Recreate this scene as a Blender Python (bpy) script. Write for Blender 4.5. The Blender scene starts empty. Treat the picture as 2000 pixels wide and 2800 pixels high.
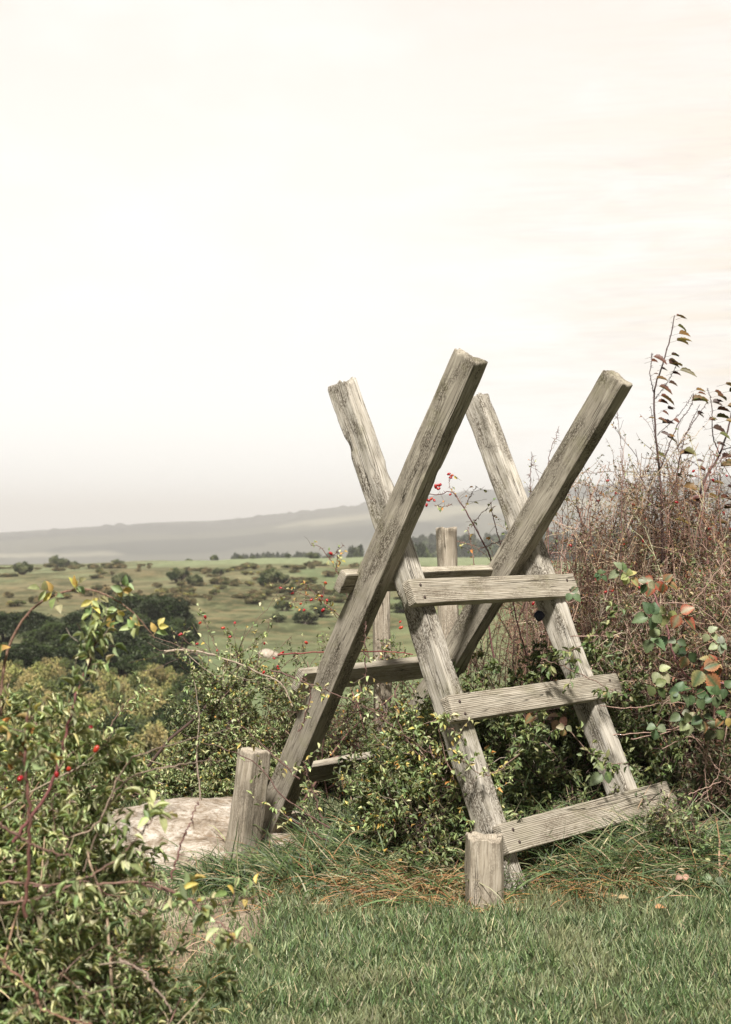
import bpy, math, random
import numpy as np
from mathutils import Vector, Matrix
R = math.radians
rng = np.random.default_rng(7)
random.seed(7)
scene = bpy.context.scene
COL = scene.collection

# ------------------------------------------------------------------ camera, world, sun
EYE = 1.5
HOR, FPX = 1437.0, 3889.0
cam_d = bpy.data.cameras.new('camera'); cam = bpy.data.objects.new('camera', cam_d); COL.objects.link(cam)
cam.location = (0, 0, EYE); cam.rotation_euler = (R(90) + math.atan((HOR - 1400) / FPX), 0, 0)
cam_d.sensor_fit = 'VERTICAL'; cam_d.sensor_height = 36; cam_d.lens = 50
cam_d.clip_start = 0.05; cam_d.clip_end = 20000
cam_d.dof.use_dof = True; cam_d.dof.focus_distance = 6.0; cam_d.dof.aperture_fstop = 5.6
scene.camera = cam
scene.view_settings.view_transform = 'Standard'; scene.view_settings.look = 'None'
scene.view_settings.gamma = 1; scene.view_settings.exposure = 0.76

SUN = Vector((-0.04, -0.58, 0.80)).normalized()
sun_el = math.asin(SUN.z); sun_az = math.atan2(SUN.x, SUN.y)
ld = bpy.data.lights.new('sun', 'SUN'); ld.energy = 5.0; ld.angle = R(7); ld.color = (1.0, 0.955, 0.895)
lo = bpy.data.objects.new('sun', ld); COL.objects.link(lo)
lo.rotation_euler = SUN.to_track_quat('Z', 'Y').to_euler(); lo.location = (0, -5, 12)

world = bpy.data.worlds.new('World'); scene.world = world; world.use_nodes = True
nt = world.node_tree; nt.nodes.clear()
def N(t, typ, **kw):
    n = t.nodes.new(typ)
    for k, v in kw.items(): setattr(n, k, v)
    return n
def ramp(t, src, stops, interp='LINEAR'):
    r = N(t, 'ShaderNodeValToRGB'); cr = r.color_ramp; cr.interpolation = interp
    while len(cr.elements) < len(stops): cr.elements.new(0.5)
    for e, (p, c) in zip(cr.elements, stops):
        e.position = p; e.color = (c[0], c[1], c[2], 1) if not isinstance(c, (int, float)) else (c, c, c, 1)
    if src is not None: t.links.new(src, r.inputs[0])
    return r.outputs[0]
def mixc(t, f, a, b, mode='MIX'):
    m = N(t, 'ShaderNodeMix', data_type='RGBA', blend_type=mode)
    for sock, v in ((m.inputs[0], f), (m.inputs[6], a), (m.inputs[7], b)):
        if isinstance(v, (int, float)): sock.default_value = v
        elif isinstance(v, (tuple, list)): sock.default_value = (*v[:3], 1)
        else: t.links.new(v, sock)
    return m.outputs[2]
def noise(t, vec, scale, detail=4, rough=0.5, dist=0.0):
    n = N(t, 'ShaderNodeTexNoise'); n.inputs['Scale'].default_value = scale
    n.inputs['Detail'].default_value = detail; n.inputs['Roughness'].default_value = rough
    n.inputs['Distortion'].default_value = dist
    if vec is not None: t.links.new(vec, n.inputs['Vector'])
    return n.outputs['Fac']
def mapping(t, vec, scale=(1, 1, 1), loc=(0, 0, 0), rot=(0, 0, 0)):
    m = N(t, 'ShaderNodeMapping'); m.inputs['Scale'].default_value = scale
    m.inputs['Location'].default_value = loc; m.inputs['Rotation'].default_value = rot
    t.links.new(vec, m.inputs['Vector']); return m.outputs[0]
def math_(t, op, a, b=None):
    m = N(t, 'ShaderNodeMath', operation=op)
    for i, v in enumerate((a, b)):
        if v is None: continue
        if isinstance(v, (int, float)): m.inputs[i].default_value = v
        else: t.links.new(v, m.inputs[i])
    return m.outputs[0]

sky = N(nt, 'ShaderNodeTexSky', sky_type='NISHITA', sun_disc=False, sun_elevation=sun_el, sun_rotation=sun_az)
sky.dust_density = 3.0
tc = N(nt, 'ShaderNodeTexCoord'); sep = N(nt, 'ShaderNodeSeparateXYZ'); nt.links.new(tc.outputs['Generated'], sep.inputs[0])
z = sep.outputs['Z']
nis = mixc(nt, 1.0, sky.outputs[0], (0.07, 0.07, 0.07), 'MULTIPLY')
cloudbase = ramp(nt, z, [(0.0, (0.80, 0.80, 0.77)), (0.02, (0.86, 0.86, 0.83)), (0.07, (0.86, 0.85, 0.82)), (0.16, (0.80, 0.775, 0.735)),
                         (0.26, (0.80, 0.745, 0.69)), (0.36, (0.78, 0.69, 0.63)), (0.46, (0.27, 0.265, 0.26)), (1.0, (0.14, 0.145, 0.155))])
# unseen sky behind and beside the viewer dimmed, like overhead, to cut ambient light
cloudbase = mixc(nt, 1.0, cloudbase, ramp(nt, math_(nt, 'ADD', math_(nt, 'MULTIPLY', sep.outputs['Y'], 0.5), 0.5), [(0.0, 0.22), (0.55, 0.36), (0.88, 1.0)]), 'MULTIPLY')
stv = mapping(nt, tc.outputs['Generated'], (2.2, 2.2, 15), rot=(0, R(-6), 0))
streak = noise(nt, stv, 3.2, 7, 0.6, 0.9)
wisp = ramp(nt, streak, [(0.38, 0.0), (0.62, 1.0)])
xr = ramp(nt, sep.outputs['X'], [(-0.02, 0.0), (0.24, 1.0)])
zr = ramp(nt, z, [(0.03, 0.15), (0.10, 1.0), (0.22, 0.9), (0.30, 0.35)])
f = math_(nt, 'MULTIPLY', math_(nt, 'MULTIPLY', wisp, xr), zr)
c1 = mixc(nt, math_(nt, 'MULTIPLY', f, 0.7), cloudbase, (0.73, 0.62, 0.49))
st2 = mapping(nt, tc.outputs['Generated'], (3, 3, 38), loc=(3, 1, 0), rot=(0, R(9), 0))
w2 = ramp(nt, noise(nt, st2, 5, 5, 0.55, 1.6), [(0.46, 0.0), (0.72, 1.0)])
c2 = mixc(nt, math_(nt, 'MULTIPLY', math_(nt, 'MULTIPLY', w2, xr), math_(nt, 'MULTIPLY', zr, 0.6)), c1, (0.63, 0.565, 0.53))
blot = ramp(nt, noise(nt, mapping(nt, tc.outputs['Generated'], (3, 3, 7)), 2.0, 3, 0.5), [(0.45, 0.0), (0.65, 1.0)])
c3 = mixc(nt, math_(nt, 'MULTIPLY', math_(nt, 'MULTIPLY', blot, 0.35), ramp(nt, sep.outputs['Y'], [(0.6, 0.0), (0.9, 1.0)])), c2, (0.86, 0.85, 0.83))
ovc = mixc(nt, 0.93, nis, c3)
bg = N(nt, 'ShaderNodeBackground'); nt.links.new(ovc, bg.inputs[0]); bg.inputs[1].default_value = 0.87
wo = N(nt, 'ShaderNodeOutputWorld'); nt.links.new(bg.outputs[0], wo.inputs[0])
world.cycles.sampling_method = 'AUTOMATIC'
scene.cycles.volume_bounces = 0
scene.cycles.max_bounces = 6; scene.cycles.diffuse_bounces = 2; scene.cycles.glossy_bounces = 2
scene.cycles.transmission_bounces = 3; scene.cycles.transparent_max_bounces = 4

# ------------------------------------------------------------------ helpers
def at(px, py, D):
    return np.array([(px - 1000) / FPX * D, D, EYE - (py - HOR) / FPX * D])
def tag(o, label=None, cat=None, group=None, kind=None):
    for k, v in (('label', label), ('category', cat), ('group', group), ('kind', kind)):
        if v: o[k] = v
    return o
def empty(name, loc=(0, 0, 0), rz=0):
    o = bpy.data.objects.new(name, None); o.empty_display_size = 0.2
    o.location = loc; o.rotation_euler = (0, 0, rz); COL.objects.link(o); return o
def mesh_obj(name, V, F, mat, parent=None, tint=None, smooth=True, loc=None):
    """V (n,3), F list of (m,k) int arrays with the same k in each array"""
    me = bpy.data.meshes.new(name)
    V = np.asarray(V, np.float32)
    Fs = [np.asarray(f, np.int32) for f in (F if isinstance(F, list) else [F]) if len(f)]
    me.vertices.add(len(V)); me.vertices.foreach_set('co', V.ravel())
    tot = np.concatenate([np.full(len(f), f.shape[1], np.int32) for f in Fs])
    li = np.concatenate([f.ravel() for f in Fs])
    me.loops.add(len(li)); me.loops.foreach_set('vertex_index', li)
    me.polygons.add(len(tot))
    me.polygons.foreach_set('loop_start', np.concatenate([[0], np.cumsum(tot)[:-1]]).astype(np.int32))
    me.polygons.foreach_set('loop_total', tot)
    me.polygons.foreach_set('use_smooth', np.full(len(tot), smooth))
    if tint is not None:
        a = me.color_attributes.new('tint', 'FLOAT_COLOR', 'POINT')
        c = np.ones((len(V), 4), np.float32); c[:, :np.shape(tint)[-1]] = tint; a.data.foreach_set('color', c.ravel())
    me.update(calc_edges=True); me.validate()
    me.materials.append(mat)
    o = bpy.data.objects.new(name, me); COL.objects.link(o)
    if parent is not None: o.parent = parent
    if loc is not None: o.location = loc
    return o
def nrm(v): return v / (np.linalg.norm(v, axis=-1, keepdims=True) + 1e-9)
def hashn(ix, iy, iz, seed=0):
    n = (ix * 374761393 + iy * 668265263 + iz * 2147483647 + seed * 1274126177) & 0xFFFFFFFF
    n = ((n ^ (n >> 13)) * 1274126177) & 0xFFFFFFFF
    return ((n ^ (n >> 16)) & 0xFFFF) / 65535.0
def vnoise(P, seed=0):
    P = np.asarray(P, float); i = np.floor(P).astype(np.int64); f = P - i; f = f * f * (3 - 2 * f); r = 0
    for a in (0, 1):
        for b in (0, 1):
            for c in (0, 1):
                w = (f[..., 0] if a else 1 - f[..., 0]) * (f[..., 1] if b else 1 - f[..., 1]) * (f[..., 2] if c else 1 - f[..., 2])
                r = r + w * hashn(i[..., 0] + a, i[..., 1] + b, i[..., 2] + c, seed)
    return r * 2 - 1
def fbm(P, oct=4, seed=0):
    P = np.asarray(P, float); r = 0; a = 1
    for k in range(oct):
        r = r + a * vnoise(P * 2 ** k, seed + k); a *= 0.5
    return r
def n2(x, y, s, oct=3, seed=0):
    return fbm(np.stack([x * s, y * s, np.zeros_like(x)], -1), oct, seed)

# ------------------------------------------------------------------ materials
def newmat(name):
    m = bpy.data.materials.new(name); m.use_nodes = True; t = m.node_tree; t.nodes.clear()
    out = N(t, 'ShaderNodeOutputMaterial'); return m, t, out
def bump(t, h, strength=0.4, dist=0.01):
    b = N(t, 'ShaderNodeBump'); b.inputs['Strength'].default_value = strength; b.inputs['Distance'].default_value = dist
    t.links.new(h, b.inputs['Height']); return b.outputs[0]
def princ(t, out, col, rough=0.8, normal=None, spec=0.3):
    p = N(t, 'ShaderNodeBsdfPrincipled')
    if isinstance(col, tuple): p.inputs['Base Color'].default_value = (*col, 1)
    else: t.links.new(col, p.inputs['Base Color'])
    if isinstance(rough, (int, float)): p.inputs['Roughness'].default_value = rough
    else: t.links.new(rough, p.inputs['Roughness'])
    p.inputs['Specular IOR Level'].default_value = spec
    if normal is not None: t.links.new(normal, p.inputs['Normal'])
    t.links.new(p.outputs[0], out.inputs[0]); return p
def leaf_mat(name, rough=0.5, trans=0.35, spec=0.4, varscale=90):
    m, t, out = newmat(name)
    a = N(t, 'ShaderNodeAttribute', attribute_name='tint')
    g = N(t, 'ShaderNodeNewGeometry')
    nz = noise(t, g.outputs['Position'], varscale, 3, 0.6)
    col = mixc(t, 1.0, a.outputs['Color'], ramp(t, nz, [(0.3, 0.72), (0.7, 1.2)]), 'MULTIPLY')
    back = mixc(t, 0.25, col, (0.33, 0.36, 0.26))
    col = mixc(t, g.outputs['Backfacing'], col, back)
    p = N(t, 'ShaderNodeBsdfPrincipled'); t.links.new(col, p.inputs['Base Color'])
    p.inputs['Roughness'].default_value = rough; p.inputs['Specular IOR Level'].default_value = spec
    tr = N(t, 'ShaderNodeBsdfTranslucent'); t.links.new(mixc(t, 1.0, col, (1.15, 1.1, 0.5), 'MULTIPLY'), tr.inputs[0])
    mx = N(t, 'ShaderNodeMixShader'); mx.inputs[0].default_value = trans
    t.links.new(p.outputs[0], mx.inputs[1]); t.links.new(tr.outputs[0], mx.inputs[2]); t.links.new(mx.outputs[0], out.inputs[0])
    return m
M_leaf = leaf_mat('leaf', 0.5, 0.2); M_grass = leaf_mat('grass_blade', 0.5, 0.25, 0.3, 30)
M_far = leaf_mat('distant_leaf', 0.8, 0.15, 0.1, 0.5)
def bark_mat():
    m, t, out = newmat('bark')
    a = N(t, 'ShaderNodeAttribute', attribute_name='tint'); g = N(t, 'ShaderNodeNewGeometry')
    nz = noise(t, g.outputs['Position'], 130, 4, 0.65)
    col = mixc(t, 1.0, a.outputs['Color'], ramp(t, nz, [(0.3, 0.55), (0.7, 1.4)]), 'MULTIPLY')
    princ(t, out, col, 0.75, bump(t, nz, 0.5, 0.003)); return m
M_bark = bark_mat()
def wood_mat(name, light, mid, dark, speck=0.5, ring=0.0, moss=0.0, seed=0.0, endgrain=True):
    m, t, out = newmat(name)
    tcn = N(t, 'ShaderNodeTexCoord'); oi = N(t, 'ShaderNodeObjectInfo')
    off = N(t, 'ShaderNodeVectorMath', operation='ADD'); t.links.new(tcn.outputs['Object'], off.inputs[0])
    cmb = N(t, 'ShaderNodeCombineXYZ'); rv = math_(t, 'MULTIPLY', oi.outputs['Random'], 37.0)
    for i in range(3): t.links.new(rv, cmb.inputs[i])
    t.links.new(cmb.outputs[0], off.inputs[1]); P = off.outputs[0]
    warp = noise(t, mapping(t, P, (1, 1, 0.3)), 7, 2)
    wv = N(t, 'ShaderNodeVectorMath', operation='SCALE'); t.links.new(warp, wv.inputs[0]); wv.inputs[3].default_value = 0.03
    wv2 = N(t, 'ShaderNodeVectorMath', operation='ADD'); t.links.new(P, wv2.inputs[0]); t.links.new(wv.outputs[0], wv2.inputs[1])
    fib = noise(t, mapping(t, wv2.outputs[0], (1, 1, 0.045)), 170, 5, 0.65)
    fib2 = noise(t, mapping(t, wv2.outputs[0], (1, 1, 0.03)), 48, 4, 0.6)
    blot = noise(t, mapping(t, P, (1, 1, 0.35)), 13, 5, 0.6)
    spk = noise(t, mapping(t, P, (1, 1, 0.4)), 230, 4, 0.75)
    base = ramp(t, fib, [(0.31, dark), (0.43, mid), (0.60, light)])
    base = mixc(t, 1.0, base, ramp(t, noise(t, mapping(t, P, (1, 1, 0.3)), 4.5, 4, 0.6), [(0.3, 0.8), (0.7, 1.15)]), 'MULTIPLY')
    base = mixc(t, ramp(t, fib2, [(0.36, 0.75), (0.52, 0.0)]), base, mid)
    h = math_(t, 'ADD', math_(t, 'MULTIPLY', fib, 0.5), math_(t, 'MULTIPLY', fib2, 0.9))
    if ring > 0:
        w = N(t, 'ShaderNodeTexWave', wave_type='BANDS', bands_direction='X', wave_profile='SIN')
        w.inputs['Scale'].default_value = 42; w.inputs['Distortion'].default_value = 9.0
        w.inputs['Detail'].default_value = 3; w.inputs['Detail Scale'].default_value = 0.6
        t.links.new(mapping(t, P, (1, 0.6, 0.06)), w.inputs['Vector'])
        rl = ramp(t, w.outputs['Fac'], [(0.08, 1.0), (0.42, 0.0)])
        base = mixc(t, math_(t, 'MULTIPLY', rl, ring), base, tuple(c * 0.75 for c in mid))
        h = math_(t, 'ADD', h, math_(t, 'MULTIPLY', w.outputs['Fac'], 0.35))
    mask = math_(t, 'MULTIPLY', ramp(t, blot, [(0.46, 0.0), (0.60, 1.0)]), ramp(t, spk, [(0.47, 1.0), (0.56, 0.0)]))
    base = mixc(t, math_(t, 'MULTIPLY', mask, speck), base, dark)
    crk = noise(t, mapping(t, wv2.outputs[0], (1, 1, 0.022)), 30, 2, 0.5)
    cm = ramp(t, math_(t, 'ABSOLUTE', math_(t, 'SUBTRACT', crk, 0.5)), [(0.0, 1.0), (0.011, 0.0)])
    cmask = math_(t, 'MULTIPLY', cm, ramp(t, noise(t, mapping(t, P, (1, 1, 0.2)), 9, 2), [(0.5, 0.0), (0.56, 1.0)]))
    base = mixc(t, math_(t, 'MULTIPLY', cmask, 0.85), base, (0.035, 0.028, 0.02))
    h = math_(t, 'SUBTRACT', h, cmask)
    if moss > 0:
        mm = ramp(t, noise(t, P, 5.0, 5, 0.7), [(0.52, 0.0), (0.66, 1.0)])
        base = mixc(t, math_(t, 'MULTIPLY', mm, moss), base, (0.17, 0.165, 0.07))
    princ(t, out, base, 0.9, bump(t, h, 0.95, 0.005), 0.15); return m
W_pale = wood_mat('weathered_pale_oak', (0.52, 0.485, 0.42), (0.38, 0.345, 0.285), (0.075, 0.06, 0.042), 0.95, 0, 0.25)
W_grey = wood_mat('weathered_olive_oak', (0.38, 0.345, 0.275), (0.265, 0.235, 0.185), (0.06, 0.048, 0.034), 0.9, 0, 0.30)
W_step = wood_mat('weathered_step_oak', (0.47, 0.425, 0.345), (0.34, 0.30, 0.235), (0.13, 0.10, 0.07), 0.65, 0.5, 0.25)
W_post = wood_mat('weathered_post', (0.48, 0.425, 0.34), (0.35, 0.30, 0.23), (0.12, 0.095, 0.07), 0.6, 0, 0.15)
m_iron, t, out = newmat('rusty_iron')
princ(t, out, ramp(t, noise(t, N(t, 'ShaderNodeTexCoord').outputs['Object'], 300, 3), [(0.4, (0.03, 0.025, 0.025)), (0.7, (0.10, 0.06, 0.045))]), 0.6)
m_hip, t, out = newmat('rose_hip')
oi = N(t, 'ShaderNodeObjectInfo')
princ(t, out, ramp(t, oi.outputs['Random'], [(0.0, (0.26, 0.010, 0.014)), (0.7, (0.36, 0.018, 0.018)), (1.0, (0.42, 0.06, 0.02))]), 0.28, None, 0.5)
m_black, t, out = newmat('dark_plastic'); princ(t, out, (0.012, 0.013, 0.03), 0.35)
m_rock, t, out = newmat('pale_stone')
g = N(t, 'ShaderNodeTexCoord').outputs['Object']
ra = noise(t, mapping(t, g, (1, 1, 2.2)), 9, 8, 0.7, 0.6); rb = noise(t, mapping(t, g, (1, 1, 2)), 34, 7, 0.75)
rc = ramp(t, ra, [(0.34, (0.15, 0.115, 0.08)), (0.46, (0.36, 0.30, 0.235)), (0.58, (0.56, 0.50, 0.425)), (0.75, (0.64, 0.59, 0.52))])
rc = mixc(t, math_(t, 'MULTIPLY', ramp(t, rb, [(0.40, 1.0), (0.52, 0.0)]), 0.8), rc, (0.24, 0.18, 0.12))
princ(t, out, rc, 0.95, bump(t, math_(t, 'ADD', ra, math_(t, 'MULTIPLY', rb, 0.25)), 1.0, 0.03), 0.1)

# ------------------------------------------------------------------ terrain
def smoothstep(a, b, x):
    t = np.clip((x - a) / (b - a), 0, 1); return t * t * (3 - 2 * t)
PD = np.array([0, 7.8, 9, 11, 15, 25, 40, 52, 64, 78, 100, 130, 175, 235, 262, 330, 460, 620, 900, 1300, 1700, 2300, 3000, 3600, 5000, 9000])
PZ = np.array([0, 0.0, -0.3, -1.2, -3.2, -6.8, -8.6, -8.4, -7.2, -5.7, -4.9, -4.0, -3.45, -3.5, -4.2, -12, -19, -20, -26, -38, -42, -10, 14, -30, -200, -600.])
def path_mask(x, y):
    d = ((x + 0.66) / 0.30) ** 2 + ((y - 5.55) / 0.85) ** 2
    d2 = ((x + 0.66) / 0.62) ** 2 + ((y - 6.35) / 0.45) ** 2
    return np.maximum(1 - smoothstep(0.5, 1.4, d + 0.6 * n2(x, y, 4, 3, 5)), 1 - smoothstep(0.5, 1.3, d2 + 0.5 * n2(x, y, 3, 3, 9)))
def ground_z(x, y):
    x = np.asarray(x, float); y = np.asarray(y, float)
    r = np.hypot(x, np.maximum(y, 0.0)); az = np.arctan2(x, np.maximum(y, 0.01))
    zz = np.interp(r, PD, PZ)
    near = 1 - smoothstep(6.5, 10, r)
    zz = zz + near * (0.018 * n2(x, y, 2.3, 2, 1) + 0.03 * n2(x, y, 0.6, 2, 3))
    # bank under the stile, dip of the trodden path
    zz = zz + 0.05 * np.exp(-(((x - 0.2) / 0.5) ** 2 + ((y - 6.4) / 0.5) ** 2))
    zz = zz - 0.05 * path_mask(x, y) * (r < 12)
    mid = smoothstep(12, 40, r) * (1 - smoothstep(240, 300, r))
    zz = zz + mid * (0.9 * n2(x, y, 0.022, 3, 11) + 0.22 * n2(x, y, 0.15, 2, 12))
    zz = zz - (smoothstep(90, 230, r) * (1 - smoothstep(240, 400, r))) * (0.7 + 1.1 * smoothstep(0.0, 0.26, -az))
    far = smoothstep(1400, 2600, r)
    azn = az / 0.26
    crest = np.interp(azn, [-3, -1.0, -0.42, -0.1, 0.3, 0.7, 1.0, 2.0, 3.0], [-34, -24, -4, 20, 56, 72, 80, 80, 40])
    zz = zz + far * (1 - smoothstep(3200, 5000, r)) * (crest + 7 * n2(x, y, 0.0025, 3, 21) + 7.0 * np.abs(n2(x, y, 0.035, 2, 22)) * smoothstep(-.3, .1, n2(x, y, 0.004, 2, 61)) + 2 * n2(x, y, 0.01, 2, 24))
    m2 = smoothstep(600, 1000, r) * (1 - smoothstep(1000, 1800, r))
    zz = zz + m2 * (26 * smoothstep(-0.08, 0.16, az))
    return zz
m_ground, t, out = newmat('ground')
gp = N(t, 'ShaderNodeNewGeometry').outputs['Position']
va = N(t, 'ShaderNodeAttribute', attribute_name='tint')
gm = noise(t, gp, 0.9, 8, 0.7)
gcol = mixc(t, 1.0, va.outputs['Color'], ramp(t, gm, [(0.3, 0.75), (0.7, 1.25)]), 'MULTIPLY')
rg = noise(t, gp, 0.22, 8, 0.72, 0.5)
gcol = mixc(t, math_(t, 'MULTIPLY', ramp(t, rg, [(0.45, 0.0), (0.56, 1.0)]), va.outputs['Alpha']), gcol, (0.055, 0.06, 0.028))
gcol = mixc(t, math_(t, 'MULTIPLY', ramp(t, noise(t, gp, 0.5, 6, 0.7), [(0.5, 0.0), (0.62, 1.0)]), math_(t, 'MULTIPLY', va.outputs['Alpha'], 0.7)), gcol, (0.22, 0.17, 0.09))
gf = noise(t, gp, 45, 5, 0.7)
gcol = mixc(t, 1.0, gcol, ramp(t, gf, [(0.3, 0.5), (0.7, 1.45)]), 'MULTIPLY')
princ(t, out, gcol, 0.95, bump(t, gf, 0.6, 0.02), 0.05)
def ground_tint(x, y):
    r = np.hypot(x, y); az = np.arctan2(x, np.maximum(y, 1e-3))
    c = np.zeros(x.shape + (3,))
    def lay(mask, col):
        nonlocal c; c = c * (1 - mask[..., None]) + np.array(col) * mask[..., None]
    c[:] = (0.055, 0.065, 0.03)
    lay(smoothstep(6, 9, r) * (1 - smoothstep(14, 30, r)), (0.05, 0.05, 0.025))
    pm = path_mask(x, y) * (r < 12); lay(pm, (0.22, 0.165, 0.115)); lay(pm * smoothstep(-.2, .5, n2(x, y, 9, 3, 66)), (0.30, 0.245, 0.18))
    k = smoothstep(20, 40, r)
    lay(k, (0.14, 0.17, 0.085))
    lay(k * smoothstep(0.0, 0.5, n2(x, y, 0.06, 4, 31)) * 0.6, (0.175, 0.19, 0.095))
    lay(smoothstep(150, 190, r), (0.20, 0.225, 0.125))
    band = smoothstep(92, 112, r + 14 * n2(x, y, 0.03, 2, 33)) * (1 - smoothstep(155, 178, r + 16 * n2(x, y, 0.04, 2, 34)))
    left = 1 - smoothstep(-0.20, -0.09, az)
    bn = smoothstep(-0.25, 0.35, n2(x, y, 0.09, 4, 36))
    lay(band * bn * (0.45 + 0.35 * left), (0.14, 0.11, 0.06))
    b2 = smoothstep(140, 150, r) * (1 - smoothstep(162, 172, r)) * smoothstep(-0.5, 0.3, n2(x, y, 0.06, 3, 38))
    lay(b2 * 0.6, (0.22, 0.19, 0.11))
    lay(left * smoothstep(90, 120, r) * (1 - smoothstep(260, 300, r)) * smoothstep(-0.3, 0.3, n2(x, y, 0.05, 3, 37)) * 0.55, (0.16, 0.125, 0.07))
    fm = smoothstep(300, 420, r)
    lay(fm, (0.085, 0.085, 0.06))
    lay(fm * smoothstep(0.0, 0.35, n2(x, y, 0.006, 3, 41)) * 0.8, (0.24, 0.225, 0.16))
    lay(fm * smoothstep(0.1, 0.25, n2(x, y, 0.005, 4, 42)) * 0.85, (0.03, 0.034, 0.024))
    lay(smoothstep(2250, 2450, r) * fm * 0.8, (0.03, 0.032, 0.026))
    al = np.maximum(band * (0.35 + 0.65 * bn), left * smoothstep(70, 100, r) * (1 - smoothstep(250, 290, r)) * 0.8)
    al = np.maximum(al, 0.35 * smoothstep(60, 90, r) * (1 - smoothstep(90, 120, r))) 
    c = np.concatenate([c, al[..., None]], -1)
    return c
def build_ground():
    a1 = np.radians(np.concatenate([np.linspace(-180, -24, 70, endpoint=False), np.linspace(-24, 24, 420, endpoint=False), np.linspace(24, 180, 71)]))
    rr = np.concatenate([[0.3], np.linspace(1, 9.5, 90), np.geomspace(9.7, 60, 60), np.geomspace(61, 270, 110), np.geomspace(275, 9000, 150)])
    A, RR = np.meshgrid(a1, rr); x = RR * np.sin(A); y = RR * np.cos(A)
    yy = y
    zz = ground_z(x, yy); zz = np.where(y < 0, np.interp(RR, [0, 20, 9000], [0, 0, -600]) * 0 + ground_z(x * 0, y * 0 + 3) - np.maximum(RR - 30, 0) * 0.03, zz)
    blend = smoothstep(-0.35, 0.15, y / RR); zb = -0.02 * np.maximum(RR - 20, 0)
    zz = np.where(y < RR * 0.15, zb * (1 - blend) + ground_z(np.sign(x) * RR * 0.7, np.abs(RR) * 0.7) * blend, zz)
    V = np.stack([x, y, zz], -1).reshape(-1, 3); nr, na = x.shape
    i = np.arange(nr - 1)[:, None] * na + np.arange(na - 1)[None]
    Fq = np.stack([i, i + na, i + na + 1, i + 1], -1).reshape(-1, 4)[:, ::-1]
    ct = len(V); V = np.vstack([V, [[0, 0, 0]]])
    tri = np.stack([np.full(na - 1, ct), np.arange(na - 1), np.arange(1, na)], -1)[:, ::-1]
    tint = np.vstack([ground_tint(x, y).reshape(-1, 4), [[0.05, 0.06, 0.03, 0]]])
    o = mesh_obj('ground', V, [Fq, tri], m_ground, tint=tint); tag(o, kind='structure')
build_ground()

# ------------------------------------------------------------------ vegetation engine
LT = {}   # leaf templates: (verts: along, side, up), tris
def _mk_leaf(stations, fold=0.35, curl=0.25):
    us = [s[0] for s in stations]
    V = [(0, 0, 0)]; F = []
    for u, w in stations[1:-1]:
        V += [(u, -w, fold * w - curl * u * u), (u, 0, -curl * u * u), (u, w, fold * w - curl * u * u)]
    V.append((1, 0, -curl)); n = len(stations) - 2; T = len(V) - 1
    F += [(0, 2, 1), (0, 3, 2)]
    for k in range(n - 1):
        a = 1 + 3 * k; b = a + 3
        F += [(a, a + 1, b + 1), (a, b + 1, b), (a + 1, a + 2, b + 2), (a + 1, b + 2, b + 1)]
    a = 1 + 3 * (n - 1); F += [(a, a + 1, T), (a + 1, a + 2, T)]
    return np.array(V, float), np.array(F)
LT['fine'] = _mk_leaf([(0, 0), (.18, .55), (.45, 1.0), (.75, .7), (1, 0)], 0.45, 0.28)
LT['curl'] = _mk_leaf([(0, 0), (.2, .6), (.5, 1.0), (.78, .65), (1, 0)], 0.7, 0.6)
LT['small'] = _mk_leaf([(0, 0), (.42, 1.0), (1, 0)], 0.5, 0.25)
LT['broad'] = _mk_leaf([(0, 0), (.08, .7), (.28, 1.0), (.38, .86), (.5, .95), (.62, .66), (.74, .66), (.88, .3), (1, 0)], 0.3, 0.3)
_st = [(0, 0)] + [(0.06 + 0.94 * i / 15, (math.sin(math.pi * (0.06 + 0.9 * i / 15) ** 0.72) ** 1.0) * (1.08 if i % 2 else 0.86)) for i in range(0, 15)] + [(1, 0)]
LT['toothed'] = _mk_leaf(_st, 0.28, 0.3)
LT['blade'] = (np.array([(0, -1, 0), (0, 1, 0), (.4, -.85, 0), (.4, .85, 0), (.75, -.55, 0), (.75, .55, 0), (1, 0, 0)], float),
               np.array([(0, 1, 3), (0, 3, 2), (2, 3, 5), (2, 5, 4), (4, 5, 6)]))
def leaf_geo(tpl, pos, d, up, L, Wd, col, bend=None, edge=None):
    T, F = LT[tpl]; n = len(pos); d = nrm(d); side = nrm(np.cross(d, up)); nn = np.cross(side, d)
    L = np.broadcast_to(L, (n,)); Wd = np.broadcast_to(Wd, (n,))
    V = (pos[:, None] + d[:, None] * (T[None, :, 0, None] * L[:, None, None]) + side[:, None] * (T[None, :, 1, None] * Wd[:, None, None])
         + nn[:, None] * (T[None, :, 2, None] * np.where(True, (L * 1.0)[:, None, None], 0) * 0 + (T[None, :, 2, None] * (0.5 * (L + Wd))[:, None, None])))
    if bend is not None:
        V[:, :, 2] -= (T[None, :, 0] ** 2) * bend[:, None]
        V[:, :, :2] += (T[None, :, 0] ** 2)[..., None] * (bend * 0.4)[:, None, None] * nrm(d[:, :2])[:, None]
    Fi = (F[None] + (np.arange(n) * len(T))[:, None, None]).reshape(-1, 3)
    C = np.repeat(col, len(T), axis=0).reshape(n, len(T), 3) * (0.92 + 0.16 * T[None, :, 0, None])
    if edge is not None:
        e_ = (np.abs(T[:, 1]) > 0.1)[None, :, None] * 1.0; C = C * (1 - e_) + edge[:, None] * e_
    return V.reshape(-1, 3), Fi, C.reshape(-1, 3)
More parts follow.
